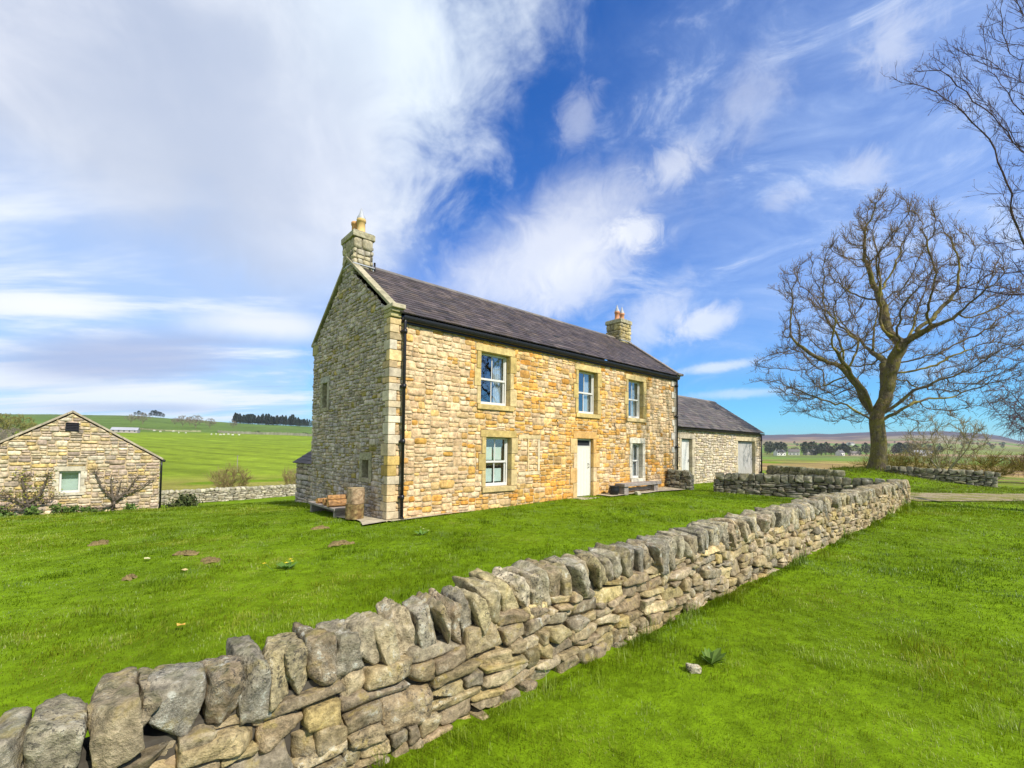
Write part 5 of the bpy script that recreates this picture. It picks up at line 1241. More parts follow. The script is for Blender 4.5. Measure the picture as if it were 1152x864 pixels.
# far field wall: pale line across the hill
def far_wall(name, pts, h, th_, colr, label, cat='stone wall', seed=5):
    rg_ = np.random.default_rng(seed); mb = MB(); pts = np.array(pts, float); seg = []
    for a, b in zip(pts[:-1], pts[1:]):
        n = int(np.linalg.norm(b - a) / 1.1)
        for k in range(n): seg.append((a + (b - a) * k / n, a + (b - a) * (k + 1) / n))
    for a, b in seg:
        d_ = (b - a); L_ = np.linalg.norm(d_); d_ = d_ / L_; nv = np.array([-d_[1], d_[0]]); z = min(gz(*a), gz(*b)) - .2; hh = h * rg_.uniform(.85, 1.12)
        mb.box([*(a - nv * th_ / 2), z], [*(d_ * L_ * 1.0), 0], [*(nv * th_), 0], [0, 0, hh + .2], lerp_pal(colr, 1, rg_, .1)[0])
    o_ = mb.build(name, M['far_stone'], None, org=(float(pts[0][0]), float(pts[0][1]), gz(*pts[0]))); return tag(o_, label, cat)
PW = [(.28, .27, .19), (.32, .30, .22), (.24, .23, .16)]
far_wall('far_field_wall', [at_px(352, 340), at_px(300, 345), at_px(245, 350)], 1.9, .6, PW, 'thin pale stone wall across the hillside, right of the grazing sheep')
far_wall('far_field_wall', [at_px(226, 352), at_px(186, 338), at_px(150, 345)], 1.0, .6, [(.26, .25, .12), (.3, .28, .15)], 'faint low field wall running from the sheep to the pale farm shed', seed=6)
# farm shed, village houses
def cottage(name, label, loc, rz, L_, w_, h, wallc, roofc, group=None, cat='house', chim=True, rise=.45):
    if cat == 'house': L_, w_, h = L_ * .72, w_ * .8, h * .72
    base = np.array([loc[0], loc[1], gz(*loc) - .3]); rt_ = thing(name, base, label, cat, group); c_, s_ = math.cos(rz), math.sin(rz); X = np.array([c_, s_, 0]); Y = np.array([-s_, c_, 0]); P = lambda a, b, z: base + X * a + Y * b + Z3 * z
    wm = MB(); wm.box(P(-L_ / 2, -w_ / 2, 0), X * L_, Y * w_, Z3 * h, wallc); pk = h + w_ * rise
    for e in (-1, 1): wm.tri(P(e * L_ / 2, -w_ / 2, h), P(e * L_ / 2, w_ / 2, h), P(e * L_ / 2, 0, pk), wallc)
    wm.build('wall', M['house_far'], rt_); rm = MB()
    for e in (-1, 1):
        o0 = P(-L_ / 2 - .2, e * (w_ / 2 + .25), h - .12); ey = Y * (-e * (w_ / 2 + .25)) + Z3 * (pk - h + .14); nrm = np.cross(X, ey); nrm = nrm / np.linalg.norm(nrm); nrm = nrm if nrm[2] > 0 else -nrm
        rm.box(o0, X * (L_ + .4), ey, nrm * .15, roofc)
    ro_ = rm.build('roof', M['house_far'], rt_)
    if chim:
        for e in (-1, 1):
            cm = MB(); cm.box(P(e * (L_ / 2 - .9) - .4, -.35, pk - .5), X * .8, Y * .7, Z3 * 1.5, (.3, .26, .2)); cm.build('chimney', M['house_far'], ro_)
    nw = max(2, int(L_ / 2.6))
    for k in range(nw):
        for zz in ([.9] if h < 3.6 else [.9, h - 1.6]):
            wn_ = MB(); wn_.box(P(-L_ / 2 + (k + .5) * L_ / nw - .4, -w_ / 2 - .06, zz), X * .85, Y * .1, Z3 * 1.15, (.05, .055, .06)); wn_.build('window', M['house_far'], rt_)
    return rt_
WH, GS, BS_ = (.68, .66, .60), (.36, .33, .29), (.42, .36, .28); SL, SL2 = (.13, .125, .13), (.17, .15, .14)
cottage('farm_shed', 'long low pale farm shed with grey roof on the hillside above the barn', at_px(141, 300), .45, 14, 6, 1.9, (.36, .31, .28), (.34, .34, .37), None, 'shed', False, .3)
cottage('village_house', 'white far house right of the outbuilding corner, leftmost in the village', at_px(877, 430), .1, 12, 7, 4.8, WH, SL, 'village houses across the valley')
cottage('village_house', 'white gabled house in the village with green field before it', at_px(893, 440), -.5, 13, 7, 5, WH, SL2, 'village houses across the valley')
cottage('village_house', 'grey stone house at the middle of the village trees', at_px(911, 455), .2, 15, 7, 5, GS, SL, 'village houses across the valley')
cottage('village_house', 'small white house among dark trees left of the big trunk', at_px(945, 430), .3, 8, 6, 4.6, WH, SL, 'village houses across the valley')
cottage('village_house', 'low pale house among dark trees nearest the big trunk', at_px(961, 445), -.1, 12, 6, 3.2, BS_, SL2, 'village houses across the valley')
cottage('village_house', 'long grey range of farm buildings right of the big trunk', at_px(1036, 440), .15, 26, 8, 4, (.44, .42, .42), (.30, .30, .32), 'village houses across the valley')
cottage('village_house', 'isolated pale farmhouse on the far slope above the village', at_px(957, 1050), .2, 22, 9, 6, WH, SL2, 'village houses across the valley')
sp = []
for k in range(76):
    px = rg.choice([rg.uniform(860, 884), rg.uniform(900, 922), rg.uniform(918, 975), rg.uniform(920, 978), rg.uniform(1002, 1060)]); dpt = rg.uniform(415, 560) if px < 1000 else rg.uniform(425, 620); x, y = at_px(px, dpt); sp.append((x, y, rg.uniform(.5, 1.15), rg.uniform(0, 6)))
place(conifer_proto('dark_tree', 'dark tree among the village houses across the valley', 'dark trees around the village', 12.5, 4, ((.055, .075, .045), (.075, .09, .055), (.09, .09, .06)), True), sp)
tv_ = far_bare(at_px(985, 520), 9, 12, 6, ((.13, .10, .09), (.13, .11, .07), (.14, .10, .09)), 'grey-brown bare tree among the village across the valley', 'bare trees around the village')
for k in range(26):
    px = rg.uniform(862, 1064); x, y = at_px(px, rg.uniform(440, 700)); dup(tv_, (x, y, gz(x, y)), rg.uniform(0, 6), rg.uniform(.6, 1.1))
tm_ = conifer_proto('dark_tree', 'dark tree dotted over the far slope below the moor', 'trees dotted over the far slope', 12, 8, ((.03, .04, .03), (.045, .05, .035)), True)
place(tm_, [(*at_px(rg.uniform(862, 1130), rg.uniform(640, 1300)), rg.uniform(.35, .9), rg.uniform(0, 6)) for k in range(40)])
# gate post in the field
x, y = at_px(268, 75); pm = MB(); z = gz(x, y); pm.tube([(x, y, z - .3), (x, y, z + 2.6)], .05, 8, (.4, .38, .3)); pm.box((x - .09, y - .09, z + 2.55), (.18, 0, 0), (0, .18, 0), (0, 0, .12), (.4, .38, .3)); tag(pm.build('field_post', M['timber'], None, org=(x, y, z)), 'slim pale post standing alone in the green field', 'post')
# sheep
def sheep():
    rt_ = thing('sheep', (0, 0, 0), 'white sheep grazing in the flock on the far green field', 'sheep', 'sheep grazing on the far field'); bm_ = MB(); th_ = np.linspace(0, math.pi, 9)
    def ell(mb, c_, r_, colr):
        ph = np.arange(10) * .6283; V_ = np.array([[c_[0] + r_[0] * math.cos(a), c_[1] + r_[1] * math.sin(a) * math.cos(p), c_[2] + r_[2] * math.sin(a) * math.sin(p)] for a in th_ for p in ph]); i = np.arange(8)[:, None] * 10; j = np.arange(10)[None]; j2 = (j + 1) % 10
        mb.add(V_, np.stack([i + j, i + j2, i + 10 + j2, i + 10 + j], -1).reshape(-1, 4), colr)
    body = MB(); ell(body, (0, 0, .62), (.55, .27, .29), (1, 1, 1)); body.tube([(.42, 0, .68), (.62, 0, .55), (.72, 0, .36)], [.17, .13, .10], 8); body.tube([(.70, 0, .42), (.80, 0, .24)], [.10, .055], 8)
    for sx_, sy in ((.32, .13), (.32, -.13), (-.34, .13), (-.34, -.13)): body.tube([(sx_, sy, .5), (sx_, sy, .25), (sx_ + .01, sy, 0)], [.075, .045, .04], 6)
    for sy in (-1, 1): body.tube([(.66, sy * .08, .46), (.63, sy * .19, .43)], [.035, .012], 5)
    body.build('body', M['wool'], rt_, True); return rt_
s0 = sheep()
for i, (px, dpt) in enumerate(((173, 330), (180, 325), (195, 333), (209, 320), (238, 300), (243, 306), (248, 298), (252, 303), (262, 300), (269, 305), (201, 322), (257, 308))):
    x, y = at_px(px, dpt)
    if i == 0: s0.location = (x, y, gz(x, y)); s0.rotation_euler = (0, 0, .4); s0.scale = (1.25,) * 3
    else: dup(s0, (x, y, gz(x, y)), rg.uniform(0, 6), 1.25)

# ================================================================== SMALL THINGS BY THE HOUSE
# bench of thick old timbers under the far ground-floor window
bz = gz(*W(9.9, -.5)[:2]) + .04
bench = thing('bench', W(9.9, -.47, bz), 'long low grey timber bench under the small ground-floor window', 'bench')
mb = MB(); mb.hb(8.75, 11.25, -.70, -.27, bz + .26, bz + .37); bev(mb.build('seat', M['timber'], bench), .015)
for uu in (8.95, 10.95): mb = MB(); mb.hb(uu - .13, uu + .13, -.64, -.33, bz - .05, bz + .26); bev(mb.build('leg', M['timber'], bench), .015)
mb = MB(); mb.hb(9.0, 11.0, -.5, -.46, bz + .08, bz + .2); bev(mb.build('stretcher', M['timber'], bench), .008)
# black cast pot beside it
pt = W(8.5, -.42, gz(*W(8.5, -.42)[:2]) + .04); pot = thing('iron_pot', pt, 'squat black iron pot standing beside the left end of the bench', 'pot')
mb = MB(); mb.lathe(pt, [(.02, 0), (.14, .0), (.185, .08), (.19, .2), (.165, .28), (.185, .31), (.175, .315), (.15, .28), (.17, .18), (.12, .04), (.0, .03)], 18); mb.build('bowl', M['iron'], pot, True)
mb = MB(); mb.tube([pt + D3 * .19 + Z3 * .22, pt + D3 * .235 + Z3 * .25, pt + D3 * .235 + Z3 * .18, pt + D3 * .185 + Z3 * .15], .012, 6); mb.build('handle', M['iron'], pot)
mb = MB(); mb.tube([pt - D3 * .19 + Z3 * .22, pt - D3 * .235 + Z3 * .25, pt - D3 * .235 + Z3 * .18, pt - D3 * .185 + Z3 * .15], .012, 6); mb.build('handle', M['iron'], pot)
bs = W(9.45, -.78, gz(*W(9.45, -.78)[:2])); mb = MB(); rocks(mb, np.array([bs + Z3 * .05]), np.array([[.22, .16, .16]]), D3, N3, np.array([[.42, .38, .25]]), np.random.default_rng(4), 6, .1, 5, .006); tag(mb.build('stone_block', M['dry_stone'], None, True, org=bs), 'small pale stone block on the paving in front of the bench', 'stone')
# log rounds stacked upright at the gable corner
def log_round(base, r, h, label, seed, tilt=0., cols=((.36, .25, .14), (.30, .19, .09)), endc=(.5, .37, .2), lying=None):
    rg_ = np.random.default_rng(seed); k = 22; zz = np.linspace(0, h, 7); an = np.arange(k) * 2 * math.pi / k; prof_ = r * (1 + .06 * np.sin(an * 3 + seed) + .04 * np.sin(an * 5 + 2 * seed) + rg_.normal(0, .012, k))
    rt_ = thing('log', base, label, 'log'); mb = MB(); V_ = np.concatenate([np.c_[prof_ * np.cos(an) * (1 + rg_.normal(0, .012)), prof_ * np.sin(an), np.full(k, z)] for z in zz]); i = np.arange(6)[:, None] * k; j = np.arange(k)[None]; j2 = (j + 1) % k
    mb.add(V_, np.stack([i + j, i + j2, i + k + j2, i + k + j], -1).reshape(-1, 4), np.repeat(lerp_pal(cols, 7 * k, rg_, .15), 1, 0)); o_ = mb.build('bark', M['log'], None, True)
    oes = []
    for z, s_ in ((0, -1), (h, 1)):
        e_ = MB()
        rings = [np.c_[prof_ * f_ * np.cos(an), prof_ * f_ * np.sin(an), np.full(k, z + s_ * .006)] for f_ in (.98, .8, .6, .4, .2)]; V_ = np.concatenate(rings + [np.array([[0, 0, z + s_ * .006]])]); fs = []
        cc = np.concatenate([np.tile(np.array(endc) * (1 - .22 * (q % 2)), (k, 1)) for q in range(5)] + [np.array([endc])])
        i = np.arange(4)[:, None] * k; ff = np.stack([i + j, i + j2, i + k + j2, i + k + j], -1).reshape(-1, 4); e_.add(V_, ff if s_ > 0 else ff[:, ::-1], cc); tr_ = np.array([[4 * k + q, 4 * k + (q + 1) % k, 5 * k] for q in range(k)]); e_.f.append((tr_ if s_ > 0 else tr_[:, ::-1]) + e_.n - len(V_))
        oes.append(e_.build('cut_face', M['log'], None))
    for q in (o_, *oes): q.parent = rt_
    if lying is not None: rt_.rotation_euler = Vector(lying).to_track_quat('Z', 'Y').to_euler()
    return rt_
lu, lv_ = -.42, .86; lb = W(lu, lv_, gz(*W(lu, lv_)[:2]) + .045)
log_round(lb, .215, .36, 'rough brown upright log round at the gable corner, lower of two stacked', 4, cols=((.22, .14, .06), (.15, .09, .04), (.28, .21, .09)))
log_round(lb + Z3 * .37 + D3 * .01, .205, .37, 'pale smooth log round balanced on top of another at the gable corner', 5, cols=((.36, .25, .15), (.42, .31, .19), (.24, .16, .09)))
# low stand with split logs further along the gable
sv0, sv1 = 1.55, 3.6; sb = gz(*W(-.4, 2.5)[:2]) + .03
stand = thing('log_stand', W(-.38, 2.6, sb), 'low dark plank stand holding firewood against the gable', 'stand')
mb = MB(); mb.hb(-.68, -.1, sv0, sv1, sb + .17, sb + .23, (1, 1, 1)); bev(mb.build('plank_top', M['timber'], stand), .01)
for vv in (sv0 + .12, sv1 - .12):
    mb = MB(); mb.hb(-.64, -.14, vv - .06, vv + .06, sb - .06, sb + .17); bev(mb.build('leg', M['timber'], stand), .01)
fl = [(-.45, 1.95, .085, .5), (-.28, 2.0, .08, .55), (-.40, 2.32, .09, .52), (-.3, 2.72, .075, .5), (-.42, 2.98, .07, .46), (-.38, 2.14, .08, .5), (-.36, 2.5, .06, .48)]
lbl = ['split orange log nearest the log rounds on the firewood stand', 'brown log second along the firewood stand', 'bright cut log in the middle of the firewood stand', 'slim dark log towards the far end of the firewood stand', 'thin dark log at the far end of the firewood stand', 'orange log lying on top of two others on the firewood stand', 'thin brown stick of firewood in the gap between larger logs']
for i, ((u, v, r_, l_), lb_) in enumerate(zip(fl, lbl)):
    zz = sb + .23 + r_ * 1.03 + (.13 if i == 5 else 0); dv_ = (D3 * .95 + N3 * (.18 * math.sin(i * 2.1))); dv_ /= np.linalg.norm(dv_); b_ = W(u, v, zz) - dv_ * l_ / 2
    log_round(b_, r_, l_, lb_, 10 + i, cols=((.30, .16, .07), (.24, .14, .07), (.40, .22, .08)), endc=(.62, .33, .12), lying=tuple(dv_))

# molehills, leaves, flowers and loose stones on the lawn
def soil(px_xy, r, label, seed):
    x, y = px_xy; rg_ = np.random.default_rng(seed); n = 15; rr = np.linspace(0, 1, 8); an = np.arange(n) * 2 * math.pi / n; V_ = []
    for q in rr:
        w_ = .8 * r * q * (1 + .35 * np.sin(an * 2 + seed) + .25 * np.sin(an * 3 + 2 * seed) + .2 * np.sin(an * 5 + seed)); V_.append(np.c_[x + w_ * np.cos(an) * 1.2, y + w_ * np.sin(an), ground_z(x + w_ * np.cos(an) * 1.2, y + w_ * np.sin(an)) + .045 * (1 - q ** 2) + rg_.normal(0, .016, n) * (q > 0) - .012 * (q == 1) + .012])
    V_ = np.concatenate(V_); i = np.arange(7)[:, None] * n; j = np.arange(n)[None]; j2 = (j + 1) % n; mb = MB(); mb.add(V_, np.stack([i + j, i + n + j, i + n + j2, i + j2], -1).reshape(-1, 4)); tag(mb.build('molehill', M['soil'], None, True, org=(x, y, gz(x, y))), label, 'molehill', 'worn brown molehills on the garden lawn')
def lawn_pt(px, py):
    rx, ry = px - 576, py - 432 - OY; rx, ry = cr_ * rx + sr_ * ry, -sr_ * rx + cr_ * ry; rx /= F; ry /= F; v = np.array([rx, ct_ + ry * st2, st2 - ry * ct_]); tt_ = np.linspace(.5, 60, 4000); g_ = ground_z(v[0] * tt_, v[1] * tt_); k = np.argmax(v[2] * tt_ < g_); return v[0] * tt_[k], v[1] * tt_[k]
ct_, st2, cr_, sr_ = math.cos(PITCH), math.sin(PITCH), math.cos(ROLL), math.sin(ROLL)
BARE = []
for i, (px, py, r, lb_) in enumerate([(381, 613, .19, 'large bare brown molehill nearest the house corner'), (360, 595, .14, 'bare brown molehill below the firewood stand'), (210, 624, .18, 'flattened brown molehill on the left lawn, middle of three'), (237, 632, .17, 'brown molehill on the left lawn closest to the viewer'), (113, 612, .2, 'pale brown worn patch on the far left of the lawn'), (145, 652, .09, 'small reddish bare patch on the left lawn')]):
    p = lawn_pt(px, py); soil(p, r, lb_, i); BARE.append((*p, r))
def leafthing(name, label, cat, p, s_, colr, seed, up=.03, group=None):
    rg_ = np.random.default_rng(seed); z = gz(*p) + up; mb = MB(); n = 7; an = np.linspace(0, 2 * math.pi, n, endpoint=False); V_ = [np.array([p[0], p[1], z + s_ * .12])] + [np.array([p[0] + s_ * (1 + .3 * math.sin(3 * a)) * math.cos(a), p[1] + s_ * .7 * math.sin(a), z + s_ * rg_.uniform(-.1, .35)]) for a in an]
    V_ = np.array(V_); V2 = V_ + np.array([0, 0, -.004]); mb.add(np.r_[V_, V2], [(0, k + 1, (k + 1) % n + 1) for k in range(n)] + [(n + 1, (k + 1) % n + n + 2, k + n + 2) for k in range(n)], colr); return tag(mb.build(name, M['petal'], None, org=(p[0], p[1], z)), label, cat, group)
GL = 'fallen leaves on the garden lawn'
leafthing('fallen_leaf', 'yellow leaf lying in the grass just behind the foreground wall', 'leaf', lawn_pt(203, 710), .042, (.62, .36, .06), 1, .055, GL)
leafthing('fallen_leaf', 'buff leaf on the lawn below the brown patches', 'leaf', lawn_pt(207, 645), .05, (.55, .42, .18), 2, .05, GL)
leafthing('fallen_leaf', 'pale leaf on the lawn among the molehills, left of centre', 'leaf', lawn_pt(165, 632), .05, (.6, .55, .28), 3, .05, GL)
def flower(p, label, colr, seed, n=5, s_=.05):
    rg_ = np.random.default_rng(seed); b = np.array([p[0], p[1], gz(*p)]); rt_ = thing('wild_flower', b, label, 'flower', 'wild flowers on the lawn'); st3 = MB(); fb = MB(); lv = MB()
    for k in range(n):
        t_ = b + np.array([rg_.normal(0, .09), rg_.normal(0, .09), rg_.uniform(.08, .15)]); st3.tube([b + (t_ - b) * np.array([.6, .6, 0]), t_], .004, 4, (.1, .2, .03))
        for a in np.arange(6) * 1.047: q_ = np.array([math.cos(a), math.sin(a), .25]); w_ = np.array([-math.sin(a), math.cos(a), 0]); fb.quad(t_, t_ + q_ * s_ * .5 + w_ * s_ * .25, t_ + q_ * s_, t_ + q_ * s_ * .5 - w_ * s_ * .25, colr)
        for _ in range(5): a = rg_.uniform(0, 6.28); q_ = np.array([math.cos(a), math.sin(a), .5]); w_ = np.array([-math.sin(a), math.cos(a), 0]) * .025; lv.quad(b, b + q_ * .08 + w_, b + q_ * .17, b + q_ * .08 - w_, (.10, .19, .03))
    fb.build('blossom', M['petal'], rt_); st3.build('stem', M['leaf'], rt_); lv.build('leaves', M['leaf'], rt_)
flower(lawn_pt(323, 640), 'clump of yellow flowers alone in the middle of the garden lawn', (.75, .55, .03), 1, 4, .035)
flower(lawn_pt(474, 602), 'pale yellow flowers in the lawn below the corner drainpipe', (.7, .66, .3), 3, 3, .025)
def loose(p, sz, label, seed):
    b = np.array([p[0], p[1], gz(*p)]); mb = MB(); rocks(mb, np.array([b + Z3 * sz[2] * .35]), np.array([sz]), np.array([1., 0, 0]), np.array([0, 1., 0]), np.array([[.46, .40, .27]]), np.random.default_rng(seed), 7, .16, 5, .006); tag(mb.build('loose_stone', M['dry_stone'], None, True, org=b), label, 'stone')
loose(lawn_pt(780, 756), (.11, .08, .07), 'pale fist-sized stone in the grass of the right lawn below the wall', 1)
def weed(p, label, seed, n=14, L_=.16):
    rg_ = np.random.default_rng(seed); b = np.array([p[0], p[1], gz(*p)]); rt_ = thing('weed', b, label, 'plant'); lv = MB()
    for k in range(n):
        a = rg_.uniform(0, 6.28); q_ = np.array([math.cos(a), math.sin(a), rg_.uniform(.4, 1.1)]); q_ /= np.linalg.norm(q_); w_ = np.array([-math.sin(a), math.cos(a), 0]); l_ = L_ * rg_.uniform(.6, 1.2); c1, c2 = b + q_ * l_ * .6, b + q_ * l_ * 1.0 - Z3 * l_ * .1
        lv.quad(b, c1 + w_ * l_ * .17, c2, c1 - w_ * l_ * .17, lerp_pal([(.08, .15, .02), (.12, .19, .03)], 1, rg_, .1)[0])
    lv.build('leaves', M['leaf'], rt_)
weed(lawn_pt(800, 748), 'leafy weed sprouting beside the pale stone on the right lawn', 1, 16)

# ================================================================== GRASS
def grass():
    rg_ = np.random.default_rng(99); N0 = 1060000
    r0, r1 = .5, 34.; e = .7; uq = rg_.random(N0); r = (r0 ** e + uq * (r1 ** e - r0 ** e)) ** (1 / e); ad = rg_.uniform(-86, 86, N0); dr_ = (np.abs(ad) > 55) & ((rg_.random(N0) < .55) | (r > 16)); a = np.radians(ad); x = r * np.sin(a); y = r * np.cos(a); U_, V_ = UV(x, y)
    ok = ~dr_
    ok &= ~((V_ > -7.48 - .27) & (V_ < -7.48 + .27) & (U_ > -6) & (U_ < 14.8))
    ok &= ~((U_ > -.02) & (U_ < HL) & (V_ > -.02) & (V_ < HW)); ok &= ~((U_ > 13.) & (U_ < 24.1) & (V_ > .1) & (V_ < 6)); ok &= ~((U_ > .3) & (U_ < 2.9) & (V_ > 5.5) & (V_ < 8.5)); ok &= ~((U_ > BU0) & (U_ < BU1) & (V_ > BV - .02))
    ok &= ~((U_ > -.55) & (U_ < 0) & (V_ > -.2) & (V_ < 3.)); ok &= ~((U_ > 8) & (U_ < 12.7) & (V_ > -.55 - .3 * (U_ - 8) / 4.7) & (V_ < 0))
    ty = np.interp(x, cx_, cy_); ok &= ~((x > 13.6) & (np.abs(y - ty) < 1.05 + .5 * (vnoise(x * 3, y * 3) - .5)))
    ok &= ~(((Y_ := (y - 30) - (x + 23.1) * 1.37) > 3) & (x < 5) & (r > 26))
    for bx, by, br in BARE: ok &= ((x - bx) / 1.2) ** 2 + (y - by) ** 2 > (br * .85) ** 2 * rg_.uniform(.05, 1.1, N0)
    wl_ = 13.32 + (14.42 - 13.32) * (-1.86 - V_) / (7.35 - 1.86); ok &= ~((np.abs(U_ - wl_) < .27) & (V_ < -1.8) & (V_ > -7.5)); ok &= ~((U_ > 12.7) & (U_ < 13.4) & (V_ > -1.1) & (V_ < 0))
    x, y, r, U_, V_ = x[ok], y[ok], r[ok], U_[ok], V_[ok]
    ne = 26000; ue = 20.2 * rg_.random(ne) ** 1.5 - 5.7; sd_ = np.where(rg_.random(ne) < .75, -1, 1); ve = -7.48 + sd_ * (.225 + np.abs(rg_.normal(0, .06, ne))); tuft = fbm(ue * 1.7 + sd_ * 9, ue * .3, 3); ke = tuft > .34; ue, ve = ue[ke], ve[ke]
    xe, ye = C0[0] + ue * D[0] + ve * NN[0], C0[1] + ue * D[1] + ve * NN[1]; x = np.r_[x, xe]; y = np.r_[y, ye]; r = np.r_[r, np.hypot(xe, ye)]; U_ = np.r_[U_, ue]; V_ = np.r_[V_, ve]; n = len(x); z = ground_z(x, y) - .004
    n1 = fbm(x * 1.1, y * 1.1, 3); n2 = fbm(x * .33 + 20, y * .33, 3); n3 = fbm(x * 4.5, y * 4.5 + 9, 2)
    h = rg_.gamma(9, .0034, n) * (.62 + .9 * smooth(.3, .65, n1)) * (.8 + .5 * smooth(.35, .6, n3)); wallnear = np.minimum(np.abs(V_ + 7.48 + .34), np.abs(V_ + 7.48 - .34)); nearw = np.exp(-wallnear / .12) * (U_ < 14.8)
    h *= 1 + 4.6 * nearw * rg_.random(n) ** 1.5 * (.4 + 1.2 * smooth(.35, .6, n3)); housen = np.where((U_ > -.3) & (U_ < HL), np.exp(-np.abs(V_ + .05) / .10), 0) + np.where((U_ > BU0) & (U_ < BU1), np.exp(-np.abs(V_ - BV) / .25), 0); h *= 1 + 1.2 * housen * rg_.random(n)
    mo = np.exp(-(((x - 21) / 3.2) ** 2 + ((y - 26.3) / 3.2) ** 2)); h *= 1 + 1.6 * mo
    w = np.maximum(.0026, .00078 * r) * rg_.uniform(.7, 1.4, n); h = np.maximum(h, .02) * (1 + .014 * r)
    an = 12.6 * fbm(x * 2.2 + 70, y * 2.2, 2) + rg_.normal(0, .95, n); h = h * (.72 + .75 * smooth(.32, .62, fbm(x * 11., y * 11. + 13, 2))); ld = np.stack([np.cos(an), np.sin(an)], -1); lean = np.abs(rg_.normal(.35, .32, n)) + .1; wd_ = np.stack([-ld[:, 1], ld[:, 0]], -1)
    # width across the blade faces at random; wind leans everything a touch
    ld = ld + np.array([.25, .1]); b = np.c_[x, y, z]; mid = b + np.c_[ld * (lean * h * .35)[:, None], h * .6]; tip = b + np.c_[ld * (lean * h)[:, None], h * np.clip(1.05 - lean * .35, .45, 1)]
    ww = np.c_[wd_ * (w / 2)[:, None], np.zeros(n)]
    V5 = np.stack([b - ww, b + ww, mid + ww * .75, mid - ww * .75, tip], 1).reshape(-1, 3)
    g0 = np.array([.145, .230, .007]); g1 = np.array([.215, .295, .011]); g2 = np.array([.33, .335, .030]); g3 = np.array([.062, .125, .009]); straw = np.array([.30, .30, .07])
    tcol = g0 * (1 - smooth(.3, .6, n2))[:, None] + g1 * smooth(.3, .6, n2)[:, None]; yl = (smooth(.46, .66, fbm(x * .8 + 50, y * .8, 3)) * .55)[:, None]; tcol = tcol * (1 - yl) + g2 * yl
    dk = (smooth(.46, .62, fbm(x * 1.5 + 5, y * 1.5 + 31, 3)) * .38)[:, None]; tcol = tcol * (1 - dk) + g3 * dk; tcol *= rg_.uniform(.72, 1.28, (n, 1)); st4 = rg_.random(n) < .03; tcol[st4] = straw * rg_.uniform(.7, 1.1, (st4.sum(), 1))
    olive = (smooth(16, 19, r) * smooth(15.5, 18, U_) * .5)[:, None]; tcol = tcol * (1 - olive) + np.array([.17, .19, .03]) * olive
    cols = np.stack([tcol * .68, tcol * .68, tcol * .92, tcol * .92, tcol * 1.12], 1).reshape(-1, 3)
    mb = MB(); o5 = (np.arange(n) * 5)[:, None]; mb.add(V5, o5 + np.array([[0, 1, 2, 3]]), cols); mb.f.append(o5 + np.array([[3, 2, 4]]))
    print('blades', n); return tag(mb.build('grass', M['grass'], None, True), 'mown green lawn grass on both sides of the wall', 'grass', kind='stuff')
grass()
# ================================================================== CAMERA, SUN, SKY
cam = bpy.data.cameras.new('camera'); co = bpy.data.objects.new('camera', cam); col.objects.link(co)
ct, st_ = math.cos(PITCH), math.sin(PITCH); fwd = Vector((0, ct, st_)); up0 = Vector((0, -st_, ct)); x0 = Vector((1, 0, 0)); cr, sr = math.cos(ROLL), math.sin(ROLL)
rt = cr * x0 + sr * up0; up = -sr * x0 + cr * up0
co.matrix_world = Matrix(((rt[0], up[0], -fwd[0], 0), (rt[1], up[1], -fwd[1], 0), (rt[2], up[2], -fwd[2], 0), (0, 0, 0, 1)))
cam.sensor_width = 36; cam.lens = F / 1152 * 36; cam.shift_y = OY / 1152; cam.clip_start = .05; cam.clip_end = 40000
sc.camera = co

SUN_EL = R(42); sh = math.cos(R(5)) * -NN + math.sin(R(5)) * D; SUN_AZ = math.atan2(sh[0], sh[1])
sl = bpy.data.lights.new('sun', 'SUN'); sl.energy = 4.6; sl.angle = R(.53); sl.color = (1, .945, .86)
so = bpy.data.objects.new('sun', sl); col.objects.link(so)
sd = Vector((math.sin(SUN_AZ) * math.cos(SUN_EL), math.cos(SUN_AZ) * math.cos(SUN_EL), math.sin(SUN_EL)))
so.rotation_euler = sd.to_track_quat('Z', 'Y').to_euler(); so.location = (20, -20, 40)

def sky_dir(px, py):
    """unit direction towards a place in the sky (angles measured once on the photograph)"""
    x, y = px - 576, py - 432 - OY
    x, y = cr * x + sr * y, -sr * x + cr * y
    x /= F; y /= F
    v = np.array([x, ct + y * st_, st_ - y * ct]); return v / np.linalg.norm(v)
w = bpy.data.worlds.new('World'); sc.world = w; w.use_nodes = True; w.node_tree.nodes.clear()
t = NT(w.node_tree); out = t('ShaderNodeOutputWorld')
dirn = t('ShaderNodeTexCoord').outputs['Generated']
sky = t('ShaderNodeTexSky', sky_type='NISHITA', sun_disc=False, sun_elevation=SUN_EL, sun_rotation=SUN_AZ, altitude=150, air_density=1.0, dust_density=.4, ozone_density=3.0)
sx = t('ShaderNodeSeparateXYZ', {0: dirn})
SKY = t('ShaderNodeHueSaturation', {'Hue': .50, 'Saturation': 1.22, 'Value': 1.12, 'Color': sky.outputs[0]}).outputs[0]
SKY = t.mix(1., SKY, t.mix(t.ramp(sx.outputs[2], .0, .42), (.34, .90, 1.24), (.36, .84, 1.36)), 'MULTIPLY'); zc = t.math('MAXIMUM', t.math('ADD', sx.outputs[2], .10), .03)
PX, PY = t.math('DIVIDE', sx.outputs[0], zc), t.math('DIVIDE', sx.outputs[1], zc)
flat = t('ShaderNodeCombineXYZ', {0: PX, 1: PY, 2: 0.}).outputs[0]
def fl_noise(sx_, sy_, detail=6, rough=.6, dist=.3, rot=0., off=0.):
    mp = t('ShaderNodeMapping', {'Vector': flat, 'Rotation': (0, 0, rot), 'Scale': (sx_, sy_, 1), 'Location': (off, off * .7, off)}).outputs[0]
    return t.noise(mp, 1., detail, rough, dist).outputs[0]
